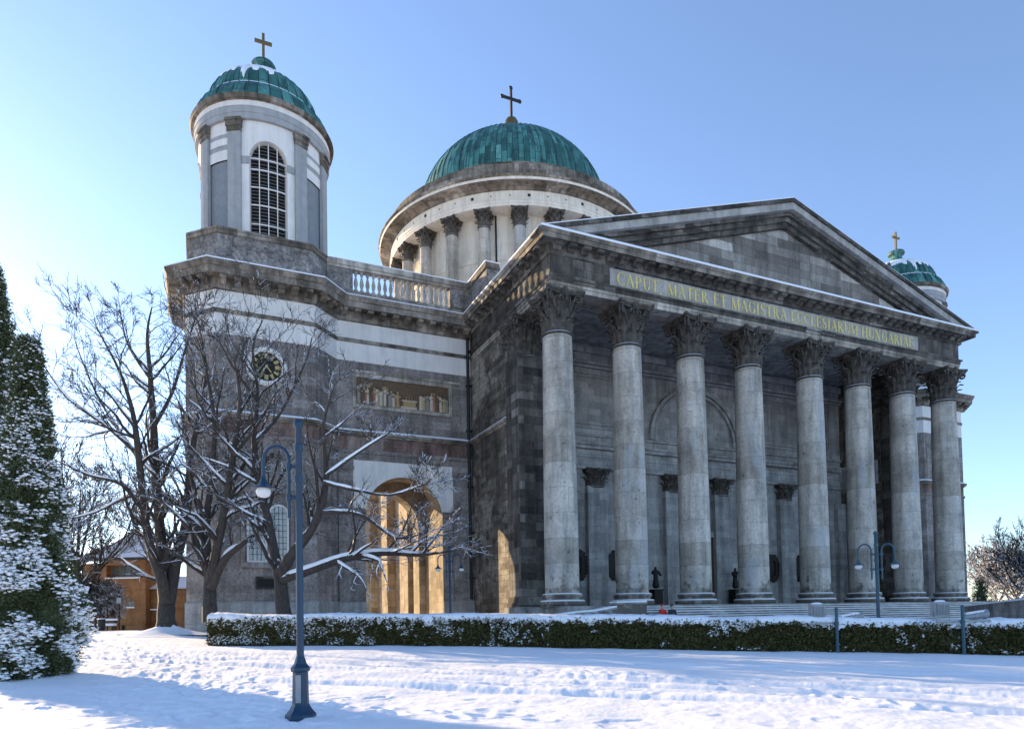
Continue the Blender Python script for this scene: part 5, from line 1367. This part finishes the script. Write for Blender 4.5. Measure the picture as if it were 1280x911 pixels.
def sitter(loc, jacket, label, group, hood, yaw=0, bag=False):
    t = thing('person', loc, label, 'person', group, yaw); org = WORG[t.name]
    skn = plain('skin', (.55,.34,.25), .5); trousers = plain('dark_trousers', (.03,.035,.05), .85); hair = plain('dark_hair', (.02,.015,.012), .6)
    J = [((0, .0, .12), (.17, .13)), ((0, .03, .34), (.17, .12)), ((0, 0, .55), (.20, .12)), ((0, -.02, .64), .07), ((0, -.03, .72), .075), ((0, -.04, .82), (.085, .10)), ((0, -.03, .90), (.07, .085)),
         ((.19, -.01, .56), .075), ((.26, -.08, .34), .06), ((.10, -.30, .22), .045), ((.07, -.34, .21), .04),
         ((-.19, -.01, .56), .075), ((-.26, -.08, .34), .06), ((-.10, -.30, .22), .045), ((-.07, -.34, .21), .04),
         ((.11, -.22, .10), .09), ((.13, -.44, .09), .075), ((.13, -.46, -.18), .055), ((.13, -.47, -.34), .045), ((.13, -.58, -.37), .04),
         ((-.11, -.22, .10), .09), ((-.13, -.44, .09), .075), ((-.13, -.46, -.18), .055), ((-.13, -.47, -.34), .045), ((-.13, -.58, -.37), .04)]
    Eg = [(0,1),(1,2),(2,3),(3,4),(4,5),(5,6),(2,7),(7,8),(8,9),(9,10),(2,11),(11,12),(12,13),(13,14),(0,15),(15,16),(16,17),(17,18),(18,19),(0,20),(20,21),(21,22),(22,23),(23,24)]
    body = skin('body', J, Eg, skn, t, org)
    # clothing follows the same joints, a little wider
    Jc = [(J[i][0], tuple(np.array(J[i][1] if not np.isscalar(J[i][1]) else (J[i][1],)*2)+.022)) for i in (0, 1, 2, 3, 7, 8, 9, 11, 12, 13)]
    skin('jacket', Jc, [(0,1),(1,2),(2,3),(2,4),(4,5),(5,6),(2,7),(7,8),(8,9)], jacket, t, org)
    Jt = [(J[i][0], tuple(np.array(J[i][1] if not np.isscalar(J[i][1]) else (J[i][1],)*2)+.018)) for i in (0, 15, 16, 17, 18, 20, 21, 22, 23)]
    skin('trousers', Jt, [(0,1),(1,2),(2,3),(3,4),(0,5),(5,6),(6,7),(7,8)], trousers, t, org)
    hb_ = MB(); hb_.lathe([(.115, .80), (.122, .88), (.10, .95), (.05, .985), (0, .99)], 16, (0, -.015)); hb_.v = [(x, max(y, -.075) if z < .90 else y, z) for x, y, z in hb_.v]
    WORG[t.name] = np.zeros(3); hb_.build('hair' if not hood else 'hood', jacket if hood else hair, t, smooth=60); WORG[t.name] = org
    return t
red = plain('red_jacket', (.55,.02,.015), .7, 0, .15, 8); drk = plain('dark_jacket', (.03,.035,.045), .8, 0, .2, 8)
ys = -2.6-.36*5.3; zs = ZF-.165*6+.03
q1 = onY(829, 762, ys-.1); q2 = onY(841, 762, ys-.1)
sitter((q1[0], ys, zs), red, 'person in a bright red jacket sitting on the church steps', None, True, .1)
sitter((q2[0], ys, zs-.02), drk, 'person in dark clothes sitting on the steps right beside the red jacket', None, False, -.15)
def statue(x, label, s):
    t = thing('statue', (x, 9.6, ZF), label, 'statue', 'statues in the portico'); org = WORG[t.name]
    pe = MB(); pe.box(x-.55, x+.55, 9.05, 10.15, ZF, ZF+.25); pe.box(x-.45, x+.45, 9.15, 10.05, ZF+.25, ZF+1.45); pe.box(x-.52, x+.52, 9.08, 10.12, ZF+1.45, ZF+1.6); pe.build('pedestal', M['bronze'], t)
    J = [((0, 0, 2.65), (.24, .2)), ((0, 0, 2.1), (.34, .28)), ((0, 0, 1.63), (.40, .34)), ((0, 0, 3.05), (.26, .18)), ((0, 0, 3.28), (.30, .17)), ((0, 0, 3.42), .09), ((0, -.02, 3.55), (.12, .14)), ((0, -.02, 3.68), (.10, .12)),
         ((.33, 0, 3.22), .12), ((.42*s, -.1, 2.9), .10), ((.25*s+.15, -.35, 2.85), .08), ((-.33, 0, 3.22), .12), ((-.50, -.15, 3.0), .1), ((-.52*s, -.35, 3.3), .07)]
    skin('figure', J, [(0,1),(1,2),(0,3),(3,4),(4,5),(5,6),(6,7),(4,8),(8,9),(9,10),(4,11),(11,12),(12,13)], M['bronze'], t, org)
statue(15.0, 'dark bronze statue on a pedestal, seen just right of the second column', 1)
statue(24.4, 'dark bronze statue on a pedestal, seen just left of the fourth column', -1)

# ------------------------------------------------------------------ ochre house beyond the trees
d = 84; hp = G(155, 797, d)
ho = thing('ochre_house', hp, 'ochre rendered house with arched recess and snowy pyramid roof, left of the big bare tree', 'house', None, -YAW)
WORG[ho.name] = np.zeros(3); k = d/F_PX
def hx(px): return (px-155)*k
def hz(py): return (797-py)*k
b = MB(); fl = lambda u, z, dd_: (u, dd_, z)
x0, x1 = hx(127), hx(182); zt = hz(701)
arch_wall(b, fl, x0, x1, hz(796), hz(730), hx(154), 14*k, hz(751), 16, 0, .5)
b.quad((x0, 0, -1), (x1, 0, -1), (x1, 0, hz(796)), (x0, 0, hz(796))); b.quad((hx(140), .5, -1), (hx(168), .5, -1), (hx(168), .5, hz(735)), (hx(140), .5, hz(735)))
b.box(x0, x1, .003, 7, hz(730), hz(727), 0); b.box(x0, hx(133), 0, 7, hz(727), hz(710)); b.box(hx(175), x1, 0, 7, hz(727), hz(710)); b.box(hx(133), hx(175), .9, 6.9, hz(727), hz(710)); b.box(x0, x1, 0, 7, hz(710), zt)
b.box(x0, x0+.3, .003, 7, -1, hz(730)); b.box(x1-.3, x1, .003, 7, -1, hz(730)); b.box(x0, x1, 6.7, 7, -1, hz(730))
b.box(hx(92), x0, 1.5, 8, -1, hz(706)); b.box(x1, hx(232), 1.2, 8, -1, hz(738)); b.box(hx(226), hx(260), -3, 4, -1, hz(758))
b.build('wall', M['ochre'], ho)
for (q, hw_, y_, z0, z1) in ((148.5, 4.5, .44, 763, 755), (161, 4.5, .44, 763, 755), (139, 3.5, .84, 726, 711), (147.5, 3.5, .84, 726, 711), (156, 3.5, .84, 726, 711), (164.5, 3.5, .84, 726, 711), (201, 5, 1.14, 772, 758)):
    w_ = MB(); w_.box(hx(q-hw_), hx(q+hw_), y_, y_+.05, hz(z0), hz(z1)); w_.build('window', M['glass'], ho)
for (a, c, y_, zz) in ((142, 154, .3, 764), (155, 167, .3, 764), (132, 176, -.05, 727), (183, 200, 1.0, 767)):
    s = MB(); s.box(hx(a), hx(c), y_-.12, y_+.2, hz(zz), hz(zz)+.16); s.build('sill_snow', M['snow'], ho)
rfm = MB(); e0, e1 = x0-.9, x1+.7; pk = (hx(150), 3.5, hz(663)); c4 = [(e0, -.8, zt), (e1, -.8, zt), (e1, 7.8, zt), (e0, 7.8, zt)]
rfm.add(c4+[pk], [(0,1,4), (1,2,4), (2,3,4), (3,0,4)], 0); rfm.add([(p[0], p[1], p[2]-.25) for p in c4]+c4, [(3,2,1,0), (0,1,5,4), (1,2,6,5), (2,3,7,6), (3,0,4,7)], 1)
rfm.tube([c4[0], pk], .13, 6, 1); rfm.tube([c4[1], pk], .13, 6, 1)
rfm.add([(hx(88), .9, hz(704)), (x0, .9, hz(704)), (x0, 5, hz(683)), (hx(88), 5, hz(683))], [(0,1,2,3)], 1); rfm.add([(x1, .8, hz(740)), (hx(236), .8, hz(740)), (hx(236), 5, hz(722)), (x1, 5, hz(722))], [(0,1,2,3)], 0)
rfm.box(hx(147), hx(153), 3.2, 3.8, hz(668), hz(660), 1)
rfm.build('roof', [M['snow'], M['roof']], ho)
dm_ = MB(); dm_.box(hx(150), hx(153), .4, .49, hz(793), hz(785)); dm_.box(hx(103), hx(122), 1.35, 1.52, hz(797), hz(757)); dm_.build('door', M['void'], ho)
# things before the house
def local(name, px, py, d, label, cat, group=None, rot=0):
    t = thing(name, G(px, py, d), label, cat, group, -YAW+rot); WORG[t.name] = np.zeros(3); return t
t = local('sign_board', 113, 797, 70, 'red notice board on two dark posts before the ochre house', 'sign')
b = MB(); b.box(-.75, .75, -.04, .04, 1.9, 3.1); b.build('board', M['signred'], t); b = MB(); b.box(-.72, -.62, -.03, .05, -.1, 1.9); b.build('post', M['dark_metal'], t)
b = MB(); b.box(.62, .72, -.03, .05, -.1, 1.9); b.build('post', M['dark_metal'], t); s = MB(); s.box(-.76, .76, -.06, .06, 3.1, 3.2); s.build('snow', M['snow'], t)
def bench(px, py, d, label, rot, sn_):
    t = local('park_bench', px, py, d, label, 'bench', 'park benches', rot)
    b = MB()
    for i in range(4): b.box(-.85, .85, -.22+.12*i, -.13+.12*i, .42, .46)
    b.build('seat', M['wood'], t); b = MB()
    for i in range(3): b.box(-.85, .85, .25+.02*i, .28+.02*i, .55+.14*i, .65+.14*i)
    b.build('backrest', M['wood'], t)
    for x in (-.7, .7):
        b = MB(); b.box(x-.03, x+.03, -.22, -.16, 0, .42); b.box(x-.03, x+.03, .2, .28, 0, .95); b.box(x-.03, x+.03, -.22, .25, .36, .42); b.build('leg', M['dark_metal'], t)
    s = MB(); s.box(-.84, .84, -.2, .22, .465, .465+sn_); s.box(-.84, .84, .27, .36, .94, .98+sn_*.6); s.build('snow', M['snow'], t)
bench(108, 799, 57, 'park bench under a layer of snow, close to the conifers', .5, .12); bench(133, 796, 62, 'park bench heaped with snow before the arched recess of the ochre house', -.15, .22)
t = local('litter_bin', 127, 801, 54, 'dark round litter bin standing on the snowy path', 'bin')
b = MB(); b.lathe([(0, .02), (.22, .05), (.30, .2), (.31, .35)], 18); b.build('bowl', M['dark_metal'], t, smooth=40); b = MB(); b.lathe([(.26, .36), (.28, .9), (.30, .92), (.27, .94), (.24, .7), (0, .7)], 18); b.build('basket', M['dark_metal'], t, smooth=40)
s = MB(); s.lathe([(.26, .94), (.2, 1.0), (0, 1.03)], 14); s.build('snow', M['snow'], t, smooth=50)
for px, pt, pb, d, lab in ((119, 783, 803, 52, 'short dark bollard at the edge of the snowy path'), (134, 757, 797, 64, 'thin dark pole left of the arched recess of the ochre house'), (149, 751, 796, 66, 'slim pole with a small sign plate before the arched recess')):
    t = local('bollard' if pb-pt < 25 else 'sign_pole', px, pb, d, lab, 'bollard' if pb-pt < 25 else 'pole'); h = (pb-pt)*d/F_PX
    b = MB(); b.lathe([(.06, -.1), (.055, h*.5), (.05, h), (.06, h+.02), (0, h+.05)] if h > 2 else [(.09, -.1), (.085, h-.1), (.11, h-.08), (.09, h), (0, h+.04)], 10); b.build('post', M['dark_metal'], t, smooth=40)
    if px == 149: b = MB(); b.box(-.22, .22, -.07, -.055, h-.75, h-.2); b.build('sign_plate', M['flood'], t)
    s = MB(); s.lathe([(.08, h+.04), (.05, h+.09), (0, h+.1)], 8); s.build('snow', M['snow'], t, smooth=50)
# kerb round the tree and the mound of snow at its foot
kb = MB(); pts = [G(x, 799, 41.5) for x in np.linspace(146, 258, 14)]
for a, c in zip(pts[:-1], pts[1:]): stone_run(kb, a, c, a[2]-.2, a[2]+.13, c[2]-.2, c[2]+.13, .18)
struct(kb.build('kerb', M['dark']))
mv = []; base = G(210, 793, 43); nr, na = 14, 40
for i in range(nr+1):
    r = 3.2*i/nr
    for j in range(na):
        a = 2*pi*j/na; x, y = base[0]+r*cos(a)*1.3, base[1]+r*sin(a); h = .62*math.exp(-(r/1.0)**1.4)*(1+.5*float(fbm(np.array([a*1.5]), np.array([r]), 2, 5)))+.16*(1-r/3.2)
        mv.append((x, y, float(gz(x, y))+h-.06*(i == nr)))
mm = MB(); mm.add(mv, [(i*na+j, (i+1)*na+j, (i+1)*na+(j+1) % na, i*na+(j+1) % na) for i in range(nr) for j in range(na)]); struct(mm.build('snow_mound', M['snow'], smooth=80))
